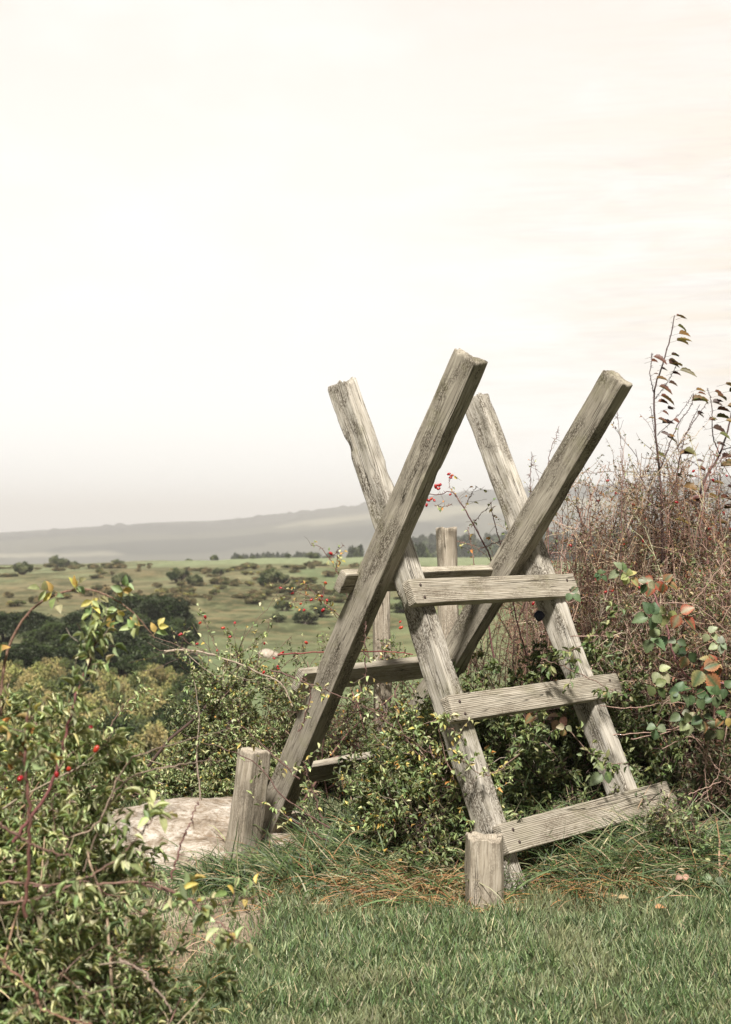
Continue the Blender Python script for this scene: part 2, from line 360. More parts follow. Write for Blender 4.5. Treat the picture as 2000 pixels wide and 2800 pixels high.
def tube_geo(P, Rd, k, col):
    N_, n, _ = P.shape; Tn = nrm(np.gradient(P, axis=1))
    ref = nrm(rng.normal(size=(N_, 1, 3))); a = nrm(np.cross(Tn, ref)); b = np.cross(Tn, a)
    th = np.linspace(0, 2 * math.pi, k, endpoint=False)
    V = P[:, :, None] + Rd[:, :, None, None] * (a[:, :, None] * np.cos(th)[:, None] + b[:, :, None] * np.sin(th)[:, None])
    i = np.arange(n - 1)[:, None] * k + np.arange(k)[None]; j = np.arange(n - 1)[:, None] * k + (np.arange(k)[None] + 1) % k
    q = np.stack([i, j, j + k, i + k], -1).reshape(-1, 4)
    Fi = (q[None] + (np.arange(N_) * n * k)[:, None, None]).reshape(-1, 4)
    C = np.repeat(col, n * k, axis=0)
    return V.reshape(-1, 3), Fi, C
def grow(start, d, length, n, wig=0.25, up=0.0):
    N_ = len(start); P = np.zeros((N_, n, 3)); P[:, 0] = start; d = nrm(d); st = np.broadcast_to(length, (N_,)) / (n - 1)
    for i in range(1, n):
        d = nrm(d + wig * rng.normal(size=(N_, 3)) + np.array([0, 0, up])); P[:, i] = P[:, i - 1] + d * st[:, None]
    return P
def toward(base, tip, n, wig=0.18, arch=0.0):
    d = tip - base; L = np.linalg.norm(d, axis=1); P = grow(base, d, L, n, wig)
    u = np.linspace(0, 1, n)[None, :, None]; P = P + u * (tip - P[:, -1])[:, None]
    P[:, :, 2] += arch * np.sin(math.pi * u[..., 0]) * L[:, None]
    return P
def pick(P, m, lo=0.15, hi=1.0):
    N_, n, _ = P.shape; k = rng.integers(0, N_, m); u = rng.uniform(lo, hi, m) * (n - 1) * 0.9999
    i = np.minimum(u.astype(int), n - 2); f = (u - i)[:, None]
    return P[k, i] * (1 - f) + P[k, i + 1] * f, nrm(P[k, i + 1] - P[k, i]), k, u / (n - 1)
def pal(cols, n, jit=0.12, w=None):
    cols = np.array(cols); p = None if w is None else np.array(w) / np.sum(w)
    c = cols[rng.choice(len(cols), n, p=p)]
    return np.clip(c * (1 + jit * rng.normal(size=(n, 1))) * (1 + 0.06 * rng.normal(size=(n, 3))), 0.004, 1)
class Plant:
    def __init__(s): s.T = []; s.L = []
    def tubes(s, P, r0, r1, col, k=4):
        N_, n, _ = P.shape; r0 = np.broadcast_to(r0, (N_,)); r1 = np.broadcast_to(r1, (N_,))
        u = np.linspace(0, 1, n)[None]; Rd = r0[:, None] * (1 - u) + r1[:, None] * u
        s.T.append(tube_geo(P, Rd, k, col)); return P
    def leaves(s, tpl, pos, d, L, Wd, col, upn=0.8, up=None, bend=None, edge=None):
        n = len(pos); u = rng.normal(size=(n, 3)) * 0.42 + np.array([0, -0.35, upn]) if up is None else up
        s.L.append(leaf_geo(tpl, pos, d, u, L, Wd, col, bend, edge))
    @staticmethod
    def _join(lst):
        V = np.vstack([a[0] for a in lst]); off = np.concatenate([[0], np.cumsum([len(a[0]) for a in lst])[:-1]])
        F = np.vstack([a[1] + o for a, o in zip(lst, off)]); C = np.vstack([a[2] for a in lst]); return V, F, C
    def build(s, name, label, cat, group=None, lname='foliage', tname='branches', loc=(0, 0, 0), lmat=None):
        e = empty(name, loc); tag(e, label, cat, group); o = np.array(loc)
        if s.T:
            V, F, C = s._join(s.T); mesh_obj(tname, V - o, F, M_bark, e, C)
        if s.L:
            V, F, C = s._join(s.L); mesh_obj(lname, V - o, F, lmat or M_leaf, e, C)
        return e
GREEN = [(0.21, 0.25, 0.10), (0.15, 0.195, 0.07), (0.30, 0.31, 0.14), (0.10, 0.145, 0.05)]
GREENL = [(0.36, 0.40, 0.19), (0.25, 0.31, 0.125), (0.48, 0.49, 0.27), (0.17, 0.23, 0.085)]
YEL = [(0.50, 0.40, 0.12), (0.45, 0.30, 0.08), (0.55, 0.25, 0.07)]
DKG = [(0.075, 0.10, 0.035), (0.11, 0.135, 0.05), (0.15, 0.17, 0.065)]
TWIG = [(0.20, 0.14, 0.11), (0.12, 0.075, 0.06), (0.34, 0.27, 0.20), (0.10, 0.06, 0.05)]
RUST = [(0.20, 0.11, 0.06), (0.27, 0.19, 0.09), (0.13, 0.13, 0.05), (0.30, 0.13, 0.07), (0.17, 0.17, 0.075)]
STRAW = [(0.44, 0.33, 0.235), (0.33, 0.21, 0.15), (0.22, 0.13, 0.085), (0.10, 0.055, 0.04)]

def shrub(base_c, base_r, hull_c, hull_r, n_stem, lat_per, lat_len, twig_per, twig_len, nleaf, leafL, leafW, cols, w=None,
          tcols=TWIG, stem_r=0.006, tpl='small', top_bias=0.0, thorn=0, up=0.05, shell=0.5, zfloor=True, pl=None):
    p = pl or Plant(); base_c = np.array(base_c, float); hull_c = np.array(hull_c, float); hull_r = np.array(hull_r, float)
    b = base_c + rng.normal(size=(n_stem, 3)) * np.array([base_r[0], base_r[1], 0]) * 0.6; b[:, 2] = ground_z(b[:, 0], b[:, 1]) - 0.03
    q = nrm(rng.normal(size=(n_stem, 3))); q[:, 2] = q[:, 2] * (1 - top_bias) + np.abs(q[:, 2]) * top_bias
    rad = rng.uniform(shell, 1, (n_stem, 1)) ** 0.5
    tip = hull_c + q * rad * hull_r; tip[:, 2] = np.maximum(tip[:, 2], ground_z(tip[:, 0], tip[:, 1]) + 0.06)
    S = toward(b, tip, 9, 0.22, 0.05); sr = stem_r * rng.uniform(0.6, 1.4, n_stem)
    p.tubes(S, sr, sr * 0.3, pal(tcols, n_stem, 0.2), 5)
    m = n_stem * lat_per; pos, tg, k, u = pick(S, m, 0.25, 1.0)
    d = nrm(tg * 0.5 + nrm(rng.normal(size=(m, 3))) + nrm(pos - hull_c) * 0.5)
    Ls = lat_len * rng.uniform(0.4, 1.2, m); A = grow(pos, d, Ls, 6, 0.22, up)
    p.tubes(A, stem_r * 0.38, stem_r * 0.16, pal(tcols, m, 0.2), 3)
    m2 = m * twig_per; pos, tg, k, u = pick(A, m2, 0.2, 1.0)
    d = nrm(tg * 0.8 + nrm(rng.normal(size=(m2, 3))) * 0.9)
    B = grow(pos, d, twig_len * rng.uniform(0.4, 1.3, m2), 4, 0.18, up)
    p.tubes(B, stem_r * 0.2, stem_r * 0.09, pal(tcols, m2, 0.2), 3)
    if thorn:
        mt = thorn; pos, tg, k, u = pick(A, mt, 0.1, 1.0)
        p.tubes(grow(pos, nrm(rng.normal(size=(mt, 3)) + tg * .3), rng.uniform(0.012, 0.03, mt), 2), 0.0012, 0.0003, pal(tcols, mt), 3)
    if nleaf:
        pos, tg, k, u = pick(B, nleaf, 0.05, 1.0)
        d = nrm(tg * 0.7 + nrm(rng.normal(size=(nleaf, 3))) * 0.9 + np.array([0, 0, -0.1]))
        c = pal(cols, nleaf, 0.16, w)
        cl = 1 + 0.25 * n2(pos[:, 0], pos[:, 2], 5, 2, 77); c = np.clip(c * cl[:, None], 0.01, 1)
        p.leaves(tpl, pos, d, leafL * rng.uniform(0.55, 1.3, nleaf), leafW * rng.uniform(0.6, 1.3, nleaf), c)
    return p
hip_me = None
def add_hips(parent, pts, size=0.0075, stretch=1.55):
    global hip_me
    loc0 = np.array(parent.location)
    for q in pts:
        if hip_me is None:
            th = np.linspace(0, math.pi, 9); ph = np.linspace(0, 2 * math.pi, 10, endpoint=False)
            rr = np.sin(th) ** 0.85; zz = -np.cos(th) * 1.0; rr[-2] *= 0.75
            V = np.stack([np.outer(rr, np.cos(ph)), np.outer(rr, np.sin(ph)), np.repeat(zz[:, None], 10, 1)], -1).reshape(-1, 3)
            ii = np.arange(8)[:, None] * 10 + np.arange(10)[None]; jj = np.arange(8)[:, None] * 10 + (np.arange(10)[None] + 1) % 10
            F = np.stack([ii, jj, jj + 10, ii + 10], -1).reshape(-1, 4)
            o = mesh_obj('rose_hip', V, F, m_hip, parent); hip_me = o.data
        else:
            o = bpy.data.objects.new('rose_hip', hip_me); COL.objects.link(o); o.parent = parent
        s = size * random.uniform(0.75, 1.2); o.scale = (s, s, s * stretch)
        o.rotation_euler = (random.uniform(-1.3, 1.3), random.uniform(-1.3, 1.3), random.uniform(0, 6)); o.location = Vector(q - loc0)

# ------------------------------------------------------------------ the stile
S_ = np.array([0.7013, 0.7129, 0.0]); U_ = np.array([-0.7129, 0.7013, 0.0]); Z_ = np.array([0, 0, 1.0])
F0 = np.array([0.594, 5.78, 0.0])
def on_plane(px, py, off):
    """point of a frame's vertical plane (shifted off metres along the steps' direction) seen in direction px, py"""
    d = at(px, py, 1.0) - np.array([0, 0, EYE]); o = np.array([0, 0, EYE]); P0 = F0 + S_ * off
    tt = np.dot(P0 - o, S_) / np.dot(d, S_); return o + d * tt
def beam(name, A, B, xdir, w, th, mat, parent, rough=0.0025, seed=0, top_uneven=0.01, taper=0.0, chamfer=0.10, nr=90, base_flare=0.0, roundness=0.0, bow=0.0):
    """beam from A to B; w across xdir, th across the third axis; object axes: x=xdir, z=along"""
    A = np.array(A, float); B = np.array(B, float); L = np.linalg.norm(B - A); az = (B - A) / L
    x = np.array(xdir, float); x = x - az * np.dot(x, az); x /= np.linalg.norm(x); y = np.cross(az, x)
    pts = []
    for s, (cx, cy, ax, ay) in enumerate([(1, -1, 0, 1), (1, 1, -1, 0), (-1, 1, 0, -1), (-1, -1, 1, 0)]):
        for k in range(12): 
            f = (1 - math.cos(math.pi * k / 12)) / 2; pts.append((cx + ax * 2 * f, cy + ay * 2 * f))
    pts = np.array(pts, float)
    rr = 1 - chamfer
    c = np.clip(pts, -rr, rr); dd = pts - c; ln = np.linalg.norm(dd, axis=1, keepdims=True); cor = (np.abs(pts[:, 0]) > rr) & (np.abs(pts[:, 1]) > rr)
    pts = np.where(cor[:, None], c + dd / np.maximum(ln, 1e-6) * chamfer, pts)
    if roundness > 0:
        rd = pts / np.linalg.norm(pts, axis=1, keepdims=True); pts = pts * (1 - roundness) + rd * 1.04 * roundness
    m = len(pts); u = np.linspace(0, 1, nr)
    hw = w / 2 * (1 - taper * u[:, None]); ht = th / 2 * (1 - taper * u[:, None])
    if base_flare: fl = 1 + base_flare * np.exp(-u[:, None] * 5); hw = hw * fl; ht = ht * (1 + 0.4 * (fl - 1))
    X = pts[None, :, 0] * hw; Y = pts[None, :, 1] * ht; ZZ = np.repeat((u * L)[:, None], m, 1)
    ang = np.repeat(np.arctan2(pts[:, 1], pts[:, 0])[None], nr, 0)
    nx = nrm(pts)[None]
    g1 = fbm(np.stack([np.cos(ang) * 14, np.sin(ang) * 14, ZZ * 2.0 + seed * 7], -1), 3, seed)
    g2 = fbm(np.stack([X * 12 + seed, Y * 12, ZZ * 5], -1), 3, seed + 5)
    disp = rough * (0.9 * g1 + 1.5 * g2)
    edge = np.max(np.abs(pts), axis=1) * 0 + (np.abs(pts[:, 0] * pts[:, 1]) > 0.7)
    chip = np.clip(vnoise(np.stack([X * 9, Y * 9, ZZ * 12 + seed], -1), seed + 9) - 0.35, 0, 1) * edge[None] * rough * 6
    X = X + nx[..., 0] * (disp - chip); Y = Y + nx[..., 1] * (disp - chip)
    if bow: X = X + bow * np.sin(math.pi * u)[:, None]
    en = top_uneven * (0.8 * fbm(np.stack([pts[:, 0] * 1.6 + seed, pts[:, 1] * 1.6, pts[:, 0] * 0], -1), 3, seed + 3) + 0.15 * rng.normal(size=m))
    ZZ = ZZ + (u[:, None] ** 14) * en[None]
    V = np.stack([X, Y, ZZ], -1).reshape(-1, 3)
    i = np.arange(nr - 1)[:, None] * m + np.arange(m)[None]; j = np.arange(nr - 1)[:, None] * m + (np.arange(m)[None] + 1) % m
    Fq = [np.stack([i, j, j + m, i + m], -1).reshape(-1, 4)]
    # end caps: rings shrinking to the centre with growth-ring relief
    for end, idx in ((1, nr - 1), (0, 0)):
        prev = idx * m + np.arange(m); ringpts = V[prev].copy(); cen = ringpts.mean(0)
        for q, sc in enumerate((0.93, 0.7, 0.45, 0.2)):
            rp = cen + (ringpts - cen) * sc
            rp[:, 2] = cen[2] + (ringpts[:, 2] - cen[2]) * (0.3 + 0.7 * sc) + (1 if end else -1) * (0.0035 + 0.35 * top_uneven * fbm(np.stack([rp[:, 0] * 45, rp[:, 1] * 45, np.full(m, seed * 3.1)], -1), 3, seed + 4))
            st = len(V); V = np.vstack([V, rp]); cur = st + np.arange(m)
            qd = np.stack([prev, np.roll(prev, -1), np.roll(cur, -1), cur], -1)
            Fq.append(qd if end else qd[:, ::-1]); prev = cur
        st = len(V); V = np.vstack([V, V[prev].mean(0)[None]])
        tr = np.stack([prev, np.roll(prev, -1), np.full(m, st)], -1); Fq.append(tr if end else tr[:, ::-1])
    o = mesh_obj(name, V, Fq, mat, None)
    Mx = Matrix(((x[0], y[0], az[0], A[0]), (x[1], y[1], az[1], A[1]), (x[2], y[2], az[2], A[2]), (0, 0, 0, 1)))
    o.parent = parent
    o.matrix_parent_inverse = Matrix.Translation(-Vector(parent.location)); o.matrix_world = Mx
    if True: o.matrix_parent_inverse = Matrix.Identity(4); o.matrix_basis = Matrix.Translation(-Vector(parent.location)) @ Mx
    return o, Mx
stile = empty('ladder_stile', tuple(F0 + S_ * 0.5 + U_ * 0.6)); stile.location.z = 0
tag(stile, 'weathered grey oak ladder stile of two crossed A-frames with nailed steps', 'stile')
WID = 0.92; TH = 0.082
L1a, L1b = F0 + np.array([0, 0, -0.1]), None
def leg_from(p1, p2, off, ext_low=0.15):
    a = on_plane(*p1, off); b = on_plane(*p2, off); d = nrm(b - a)
    return a - d * ext_low, b, d
L1A, L1B, a1 = leg_from((1398, 2440), (938, 1054), 0.0, 0.12)
L3A, L3B, a3 = leg_from((722, 2290), (1288, 975), -TH - 0.006, 0.08)
L2A, L2B, a2 = leg_from((1752, 2300), (1302, 1090), WID, 0.1)
L4A, L4B, a4 = leg_from((1232, 1806), (1690, 1033), WID - TH - 0.006, 0.0)
L4A = L4A - a4 * (L4A[2] / a4[2] + 0.05)
print('legs', L1A, L1B, L3A, L3B, L2A, L2B, L4A, L4B)
def nout(a, sgn):   # in-plane normal of a leg; sgn -1 toward the near side, +1 toward the far side
    n = np.cross(S_, a); n = n / np.linalg.norm(n); return n if np.dot(n, U_) * sgn > 0 else -n
beam('leg', L1A, L1B, nout(a1, -1), 0.118, TH, W_pale, stile, 0.0035, 1, 0.035, nr=220, chamfer=0.14, bow=0.006)
beam('leg', L2A, L2B, nout(a2, -1), 0.118, TH, W_pale, stile, 0.0035, 2, 0.02, nr=220, chamfer=0.14, bow=-0.006)
beam('leg', L3A, L3B, nout(a3, 1), 0.128, TH, W_grey, stile, 0.0022, 3, 0.012, nr=220, chamfer=0.06, bow=0.008)
beam('leg', L4A, L4B, nout(a4, 1), 0.128, TH, W_grey, stile, 0.0022, 4, 0.010, nr=220, chamfer=0.07)
def nail(parent, Mx, lx, ly, lz, r=0.0065):
    k = 10; th = np.linspace(0, 2 * math.pi, k, endpoint=False); V = []
    for rr_, zz_ in ((1.0, -0.004), (1.0, 0.0015), (0.7, 0.003)): V += [(r * rr_ * math.cos(a), r * rr_ * math.sin(a), zz_) for a in th]
    V.append((0, 0, 0.0034)); V = np.array(V)
    i = np.arange(2)[:, None] * k + np.arange(k)[None]; j = np.arange(2)[:, None] * k + (np.arange(k)[None] + 1) % k
    F = [np.stack([i, j, j + k, i + k], -1).reshape(-1, 4), np.array([(2 * k + q, 2 * k + (q + 1) % k, 3 * k) for q in range(k)])]
    V = np.stack([V[:, 0], -V[:, 2] if ly < 0 else V[:, 2], V[:, 1] * (1 if ly < 0 else -1)], -1)
    o = mesh_obj('nail', V, F, m_iron, parent); o.location = (lx, ly, lz); return o
def step(px0, py0, side, leg_pt, a, length, h, th, seed, mat=W_step, slope=0.0):
    """board nailed flush on the outer face of the legs; px0, py0 = its outer left top corner"""
    n = nout(a, side)
    # plane through the board's left end line: solve the point whose leg-plane coords are on the outer face
    z_ = None; best = None
    for off in np.linspace(-0.45, 0.25, 1401):
        P = on_plane(px0, py0, off); d = np.dot(P - leg_pt, n) - (0.059 + th)
        if best is None or abs(d) < best[0]: best = (abs(d), off, P)
    P = best[2]; c = P - a * (h / 2) - n * (th / 2)
    o, Mx = beam('step', c, c + S_ * length + np.array([0, 0, slope * length]), a, h, th, mat, stile, 0.0014, seed, 0.004, nr=120, chamfer=0.09)
    return o, Mx, best[1]
def len_for(px0, py0, a, leg_pt, side, th, px1):
    n = nout(a, side); best = None
    for off in np.linspace(-0.45, 0.25, 1401):
        P = on_plane(px0, py0, off); d = abs(np.dot(P - leg_pt, n) - (0.059 + th))
        if best is None or d < best[0]: best = (d, P)
    P = best[1]; k = (px1 - 1000) / FPX; return (k * P[1] - P[0]) / (S_[0] - k * S_[1])
for (x0, y0, x1, h, sd, sl) in ((1120, 1583, 1566, 0.112, 11, -0.004), (1226, 1900, 1684, 0.112, 12, 0.004), (1368, 2250, 1822, 0.125, 13, 0.012)):
    Ln = len_for(x0, y0, a1, L1A, -1, 0.05, x1)
    o, Mx, off = step(x0, y0, -1, L1A, a1, Ln, h, 0.05, sd, slope=sl)
    print('step', off, Ln)
    yv = np.array([Mx[r][1] for r in range(3)]); sg = 1 if np.dot(yv, nout(a1, -1)) > 0 else -1
    for lz in (0.065, Ln - 0.065):
        for lx in (-0.028, 0.026): nail(o, Mx, lx + random.uniform(-.004, .004), sg * 0.0262, lz + random.uniform(-.012, .012))
for (x0, y0, x1, h, sd) in ((934, 1556, 1400, 0.10, 14), (818, 1826, 1215, 0.105, 15), (782, 2090, 1250, 0.10, 16)):
    # far boards: their top edge faces up and toward the camera
    Ln = len_for(x0, y0, a3, L3A, 1, 0.045, x1 + 60)
    o, Mx, off = step(x0, y0, 1, L3A, a3, Ln, h, 0.045, sd, W_step)
    print('far step', off, Ln)
# posts the legs are bolted to
def post(name, px, py_top, D, w, th, yaw, parent, mat, seed, lean=(0, 0), flare=0.0, roundness=0.3, uneven=0.02, depth=0.15, chamfer=0.2):
    top = at(px, py_top, D); b = top.copy(); gz = float(ground_z(np.array([b[0]]), np.array([b[1]]))[0]); b[2] = gz - depth
    b[0] -= lean[0]; b[1] -= lean[1]
    return beam(name, b, top, (math.cos(yaw), math.sin(yaw), 0), w, th, mat, parent, 0.004, seed, uneven, nr=120, chamfer=chamfer, base_flare=flare, roundness=roundness)
post('support_post', 1322, 2284, 5.63, 0.142, 0.13, R(8), stile, W_post, 21, (0.0, 0), 0.05, 0.6, 0.02)
post('support_post', 697, 2052, 6.42, 0.118, 0.10, R(45), stile, W_post, 22, (0.075, 0), 0.5, 0.0, 0.012, chamfer=0.1)
post('support_post', 1812, 2175, 6.62, 0.10, 0.09, R(45), stile, W_post, 23, (0, 0), 0.0, 0.1, 0.02)

fp = empty('round_fence_post', tuple(at(1222, 1500, 7.6) * [1, 1, 0])); tag(fp, 'tall round wooden fence post with a domed top standing behind the stile', 'fence post', 'fence posts behind the stile')
post('post_shaft', 1222, 1446, 7.6, 0.104, 0.104, 0, fp, W_post, 31, (-0.015, 0), 0.0, 0.95, 0.008, 0.4)
fp2 = empty('square_fence_post', tuple(at(1045, 1600, 7.9) * [1, 1, 0])); tag(fp2, 'shorter square-sawn fence post with a long crack behind the left A-frame', 'fence post', 'fence posts behind the stile')
post('post_shaft', 1042, 1560, 7.9, 0.092, 0.07, R(10), fp2, W_post, 32, (-0.02, 0), 0.0, 0.1, 0.01, 0.5)
def blob(name, c, r, mat, parent=None, seed=0, amp=0.25, sc=(1, 1, 1), nth=24, rot=0, freq=1.6):
    th = np.linspace(0, math.pi, nth); ph = np.linspace(0, 2 * math.pi, nth * 2, endpoint=False)
    D = np.stack([np.outer(np.sin(th), np.cos(ph)), np.outer(np.sin(th), np.sin(ph)), np.repeat(np.cos(th)[:, None], nth * 2, 1)], -1)
    rr = r * (1 + amp * fbm(D * freq + seed * 3.7, 5, seed)); V = D * rr[..., None] * np.array(sc); V = V.reshape(-1, 3)
    if rot: cR, sR = math.cos(rot), math.sin(rot); V = V @ np.array([[cR, sR, 0], [-sR, cR, 0], [0, 0, 1]])
    m = nth * 2; i = np.arange(nth - 1)[:, None] * m + np.arange(m)[None]; j = np.arange(nth - 1)[:, None] * m + (np.arange(m)[None] + 1) % m
    F = np.stack([i, i + m, j + m, j], -1).reshape(-1, 4)
    return mesh_obj(name, V, F, mat, parent, loc=c)
o = blob('dark_plastic_cap', tuple(at(1474, 1684, 6.75)), 0.022, m_black, None, 3, 0.25, (1, 0.6, 1.2), 12)
tag(o, 'small dark blue plastic cap beside the right rear leg of the stile', 'plastic cap')
o = blob('pale_boulder', (-0.78, 6.90, -0.14), 0.5, m_rock, None, 5, 0.12, (1.42, 1.15, 0.60), 90, 0.12)
tag(o, 'large low pale chalky boulder behind the left support post', 'boulder')
for k, (px, py, r, sc) in enumerate(((728, 1749, 0.42, (1.3, 1, .8)), (752, 1751, 0.28, (1.1, 1, .8)))):
    p_ = at(px, py, 84.0); gz = float(ground_z(np.array([p_[0]]), np.array([p_[1]]))[0])
    o = blob('field_stone', (p_[0], p_[1], gz + 0.15), r, m_rock, None, 40 + k, 0.2, sc, 14)
    tag(o, ['larger pale stone lying on the green meadow below the plateau', 'smaller pale stone beside the larger one on the meadow'][k], 'stone', 'stones on the meadow')

# ------------------------------------------------------------------ grass
def lawn():
    n = 190000
    y = rng.uniform(3.6, 8.2, n) ; x = rng.uniform(-2.6, 2.6, n) * (y / 6.5)
    keep = rng.uniform(size=n) > path_mask(x, y) * 0.72
    hedge = (y > 6.9); keep &= ~hedge | (rng.uniform(size=n) < 0.5)
    x, y = x[keep], y[keep]; n = len(x); z_ = ground_z(x, y)
    pos = np.stack([x, y, z_ - 0.004], -1)
    clump = n2(x, y, 7, 3, 51); tall = n2(x, y, 2.2, 2, 52)
    L = (0.042 + 0.020 * np.clip(clump, -1, 1.2) + 0.02 * np.clip(tall, 0, 1)) * rng.uniform(0.6, 1.5, n)
    L = np.maximum(L, 0.02)
    th = n2(x, y, 5, 3, 53) * 6 + rng.normal(size=n) * 1.8
    d = np.stack([np.cos(th) * 0.6, np.sin(th) * 0.6, rng.uniform(0.5, 2.2, n)], -1)
    up = np.stack([-np.sin(th) * 0.3 + rng.normal(size=n) * .4, rng.normal(size=n) * 0.6 - 0.5, 0.7 + 0 * th], -1)
    c = pal([(0.150, 0.205, 0.088), (0.090, 0.142, 0.052), (0.30, 0.33, 0.18), (0.46, 0.42, 0.26), (0.050, 0.078, 0.031)], n, 0.22, [5, 5, 4, 1.0, 3])
    dry = smoothstep(0.15, 0.8, n2(x, y, 2.7, 3, 54))[:, None] * 0.4; c = c * (1 - dry) + np.array([0.27, 0.26, 0.15]) * dry
    V, F, C = leaf_geo('blade', pos, d, up, L, 0.0018 * rng.uniform(0.6, 1.5, n), c, L * 0.16 * rng.uniform(0, 1.3, n))
    o = mesh_obj('lawn_grass', V, F, M_grass, tint=C); tag(o, 'short green turf grass in front of the stile', 'grass', kind='stuff')
lawn()
def tufts(name, spots, label, cols, w, Lr, Wd, lean=1.0, kind='stuff', cat='grass'):
    VV = []
    for (cx, cy, rx, ry, m, hs) in spots:
        x = cx + rng.normal(size=m) * rx * 0.6; y = cy + rng.normal(size=m) * ry * 0.6
        cl = np.floor(x * 9) * 13.1 + np.floor(y * 9) * 7.7
        th = np.sin(cl * 12.9) * 3.1 + rng.normal(size=m) * 0.9
        d = np.stack([np.cos(th) * 0.6 * lean, np.sin(th) * 0.6 * lean - 0.15, rng.uniform(0.4, 1.3, m)], -1)
        pos = np.stack([x, y, ground_z(x, y) - 0.01], -1); L = rng.uniform(Lr[0], Lr[1], m) * hs
        up = np.stack([rng.normal(size=m) * .5, -0.6 + 0 * x, 0.6 + 0 * x], -1)
        # long blades as 2-part arcs
        P = np.zeros((m, 7, 3)); P[:, 0] = pos; dd = nrm(d)
        for i in range(1, 7):
            dd = nrm(dd + np.array([0, 0, -0.22]) * rng.uniform(0.3, 1.6, (m, 1)) + 0.06 * rng.normal(size=(m, 3))); P[:, i] = P[:, i - 1] + dd * (L / 6)[:, None]
        P[:, :, 2] = np.maximum(P[:, :, 2], ground_z(P[:, :, 0], P[:, :, 1]) + 0.004)
        side = nrm(np.cross(dd, up))[:, None]; wv = Wd * np.array([1, 1, .95, .85, .65, .4, .05])[None, :, None] * rng.uniform(0.6, 1.4, (m, 1, 1))
        V = np.stack([P - side * wv, P + side * wv], 2).reshape(m, 14, 3)
        q = np.array([(2 * i, 2 * i + 1, 2 * i + 3, 2 * i + 2) for i in range(6)])
        F = (q[None] + (np.arange(m) * 14)[:, None, None]).reshape(-1, 4)
        VV.append((V.reshape(-1, 3), F, np.repeat(pal(cols, m, 0.18, w), 14, axis=0)))
    V, F, C = Plant._join(VV); o = mesh_obj(name, V, F, M_grass, tint=C); tag(o, label, cat, kind=kind)
GR = [(0.07, 0.11, 0.035), (0.14, 0.18, 0.075), (0.035, 0.06, 0.02), (0.34, 0.30, 0.18), (0.26, 0.16, 0.08)]
tufts('long_grass', [(-0.40, 6.15, 0.3, 0.2, 900, 0.75), (-0.1, 6.15, 0.35, 0.35, 2300, 0.95), (0.3, 6.0, 0.3, 0.3, 1500, 0.9), (0.95, 6.1, 0.28, 0.3, 1500, 1.15), (1.3, 6.3, 0.3, 0.3, 1300, 1.2),
                     (1.75, 6.15, 0.35, 0.2, 700, 1.1), (0.75, 6.0, 0.2, 0.2, 700, 1.0), (-0.62, 6.05, 0.13, 0.1, 350, 0.6), (-1.9, 5.2, 0.5, 0.6, 900, 1.1), (-0.95, 4.3, 0.3, 0.5, 500, 1.0),
                     (2.4, 6.3, 0.4, 0.3, 500, 1.1), (0.45, 6.8, 0.5, 0.3, 900, 1.5), (1.2, 6.9, 0.4, 0.3, 700, 1.7)],
      'long arching green grass tussocks growing round the feet of the stile', GR, [4, 4, 4, 1.3, 0.7], (0.12, 0.34), 0.0029)
DRY = [(0.50, 0.30, 0.15), (0.42, 0.22, 0.09), (0.52, 0.40, 0.25), (0.25, 0.12, 0.06)]
tufts('dry_grass', [(0.88, 5.95, 0.24, 0.16, 2300, 1.15), (0.46, 5.68, 0.16, 0.08, 420, 0.7), (0.18, 5.82, 0.24, 0.14, 1500, 1.15), (-0.1, 6.0, 0.3, 0.2, 300, 0.8), (1.6, 6.15, 0.4, 0.15, 350, 1.0), (-0.85, 4.6, 0.25, 0.6, 260, 1.4), (-0.2, 5.75, 0.25, 0.12, 160, 0.5), (1.25, 6.15, 0.3, 0.15, 260, 1.0), (0.5, 5.55, 0.1, 0.03, 60, 0.6)],
      'rusty orange dead grass tangled round the near support post', DRY, [3, 3, 2, 2], (0.10, 0.26), 0.0015, 1.6)

# ------------------------------------------------------------------ shrubs
MIXG = GREENL + GREEN + YEL; MW = [5, 5, 4, 4, 4, 4, 2, 3, 0.8, 0.5, 0.5]
# left foreground bush
LB = (GREENL + GREEN + [(0.45, 0.42, 0.16)], [7, 5, 6, 3, 4, 3, 3, 2, .8])
TWL = [(0.36, 0.27, 0.19), (0.26, 0.17, 0.12), (0.17, 0.10, 0.08), (0.44, 0.35, 0.26)]
pl = shrub((-1.15, 3.5, 0), (0.5, 0.4, 0), (-1.12, 3.55, 0.64), (0.50, 0.55, 0.48), 95, 11, 0.20, 5, 0.09, 52000, 0.027, 0.0033, *LB, stem_r=0.0055, tpl='curl', thorn=4000, tcols=TWL)
shrub((-0.85, 3.3, 0), (0.3, 0.3, 0), (-0.74, 3.25, 0.36), (0.33, 0.36, 0.25), 60, 11, 0.17, 5, 0.08, 26000, 0.027, 0.0033, *LB, stem_r=0.0045, tpl='curl', thorn=3000, tcols=TWL, pl=pl)
def custom(p, pts, r0, r1, col, n=40, k=6, jit=0.0035):
    pts = np.array(pts, float); t_ = np.linspace(0, len(pts) - 1, n); i = np.minimum(t_.astype(int), len(pts) - 2); f = (t_ - i)[:, None]
    a = pts[np.maximum(i - 1, 0)]; b = pts[i]; c = pts[i + 1]; d = pts[np.minimum(i + 2, len(pts) - 1)]
    P = 0.5 * ((2 * b) + (-a + c) * f + (2 * a - 5 * b + 4 * c - d) * f ** 2 + (-a + 3 * b - 3 * c + d) * f ** 3)
    P = P + jit * 0.5 * rng.normal(size=P.shape); P = P[None]
    p.tubes(P, r0, r1, np.array([col]), k); return P
def A_(lst, D): return [at(a, b, (D if len(q) == 0 else q[0])) for a, b, *q in lst]
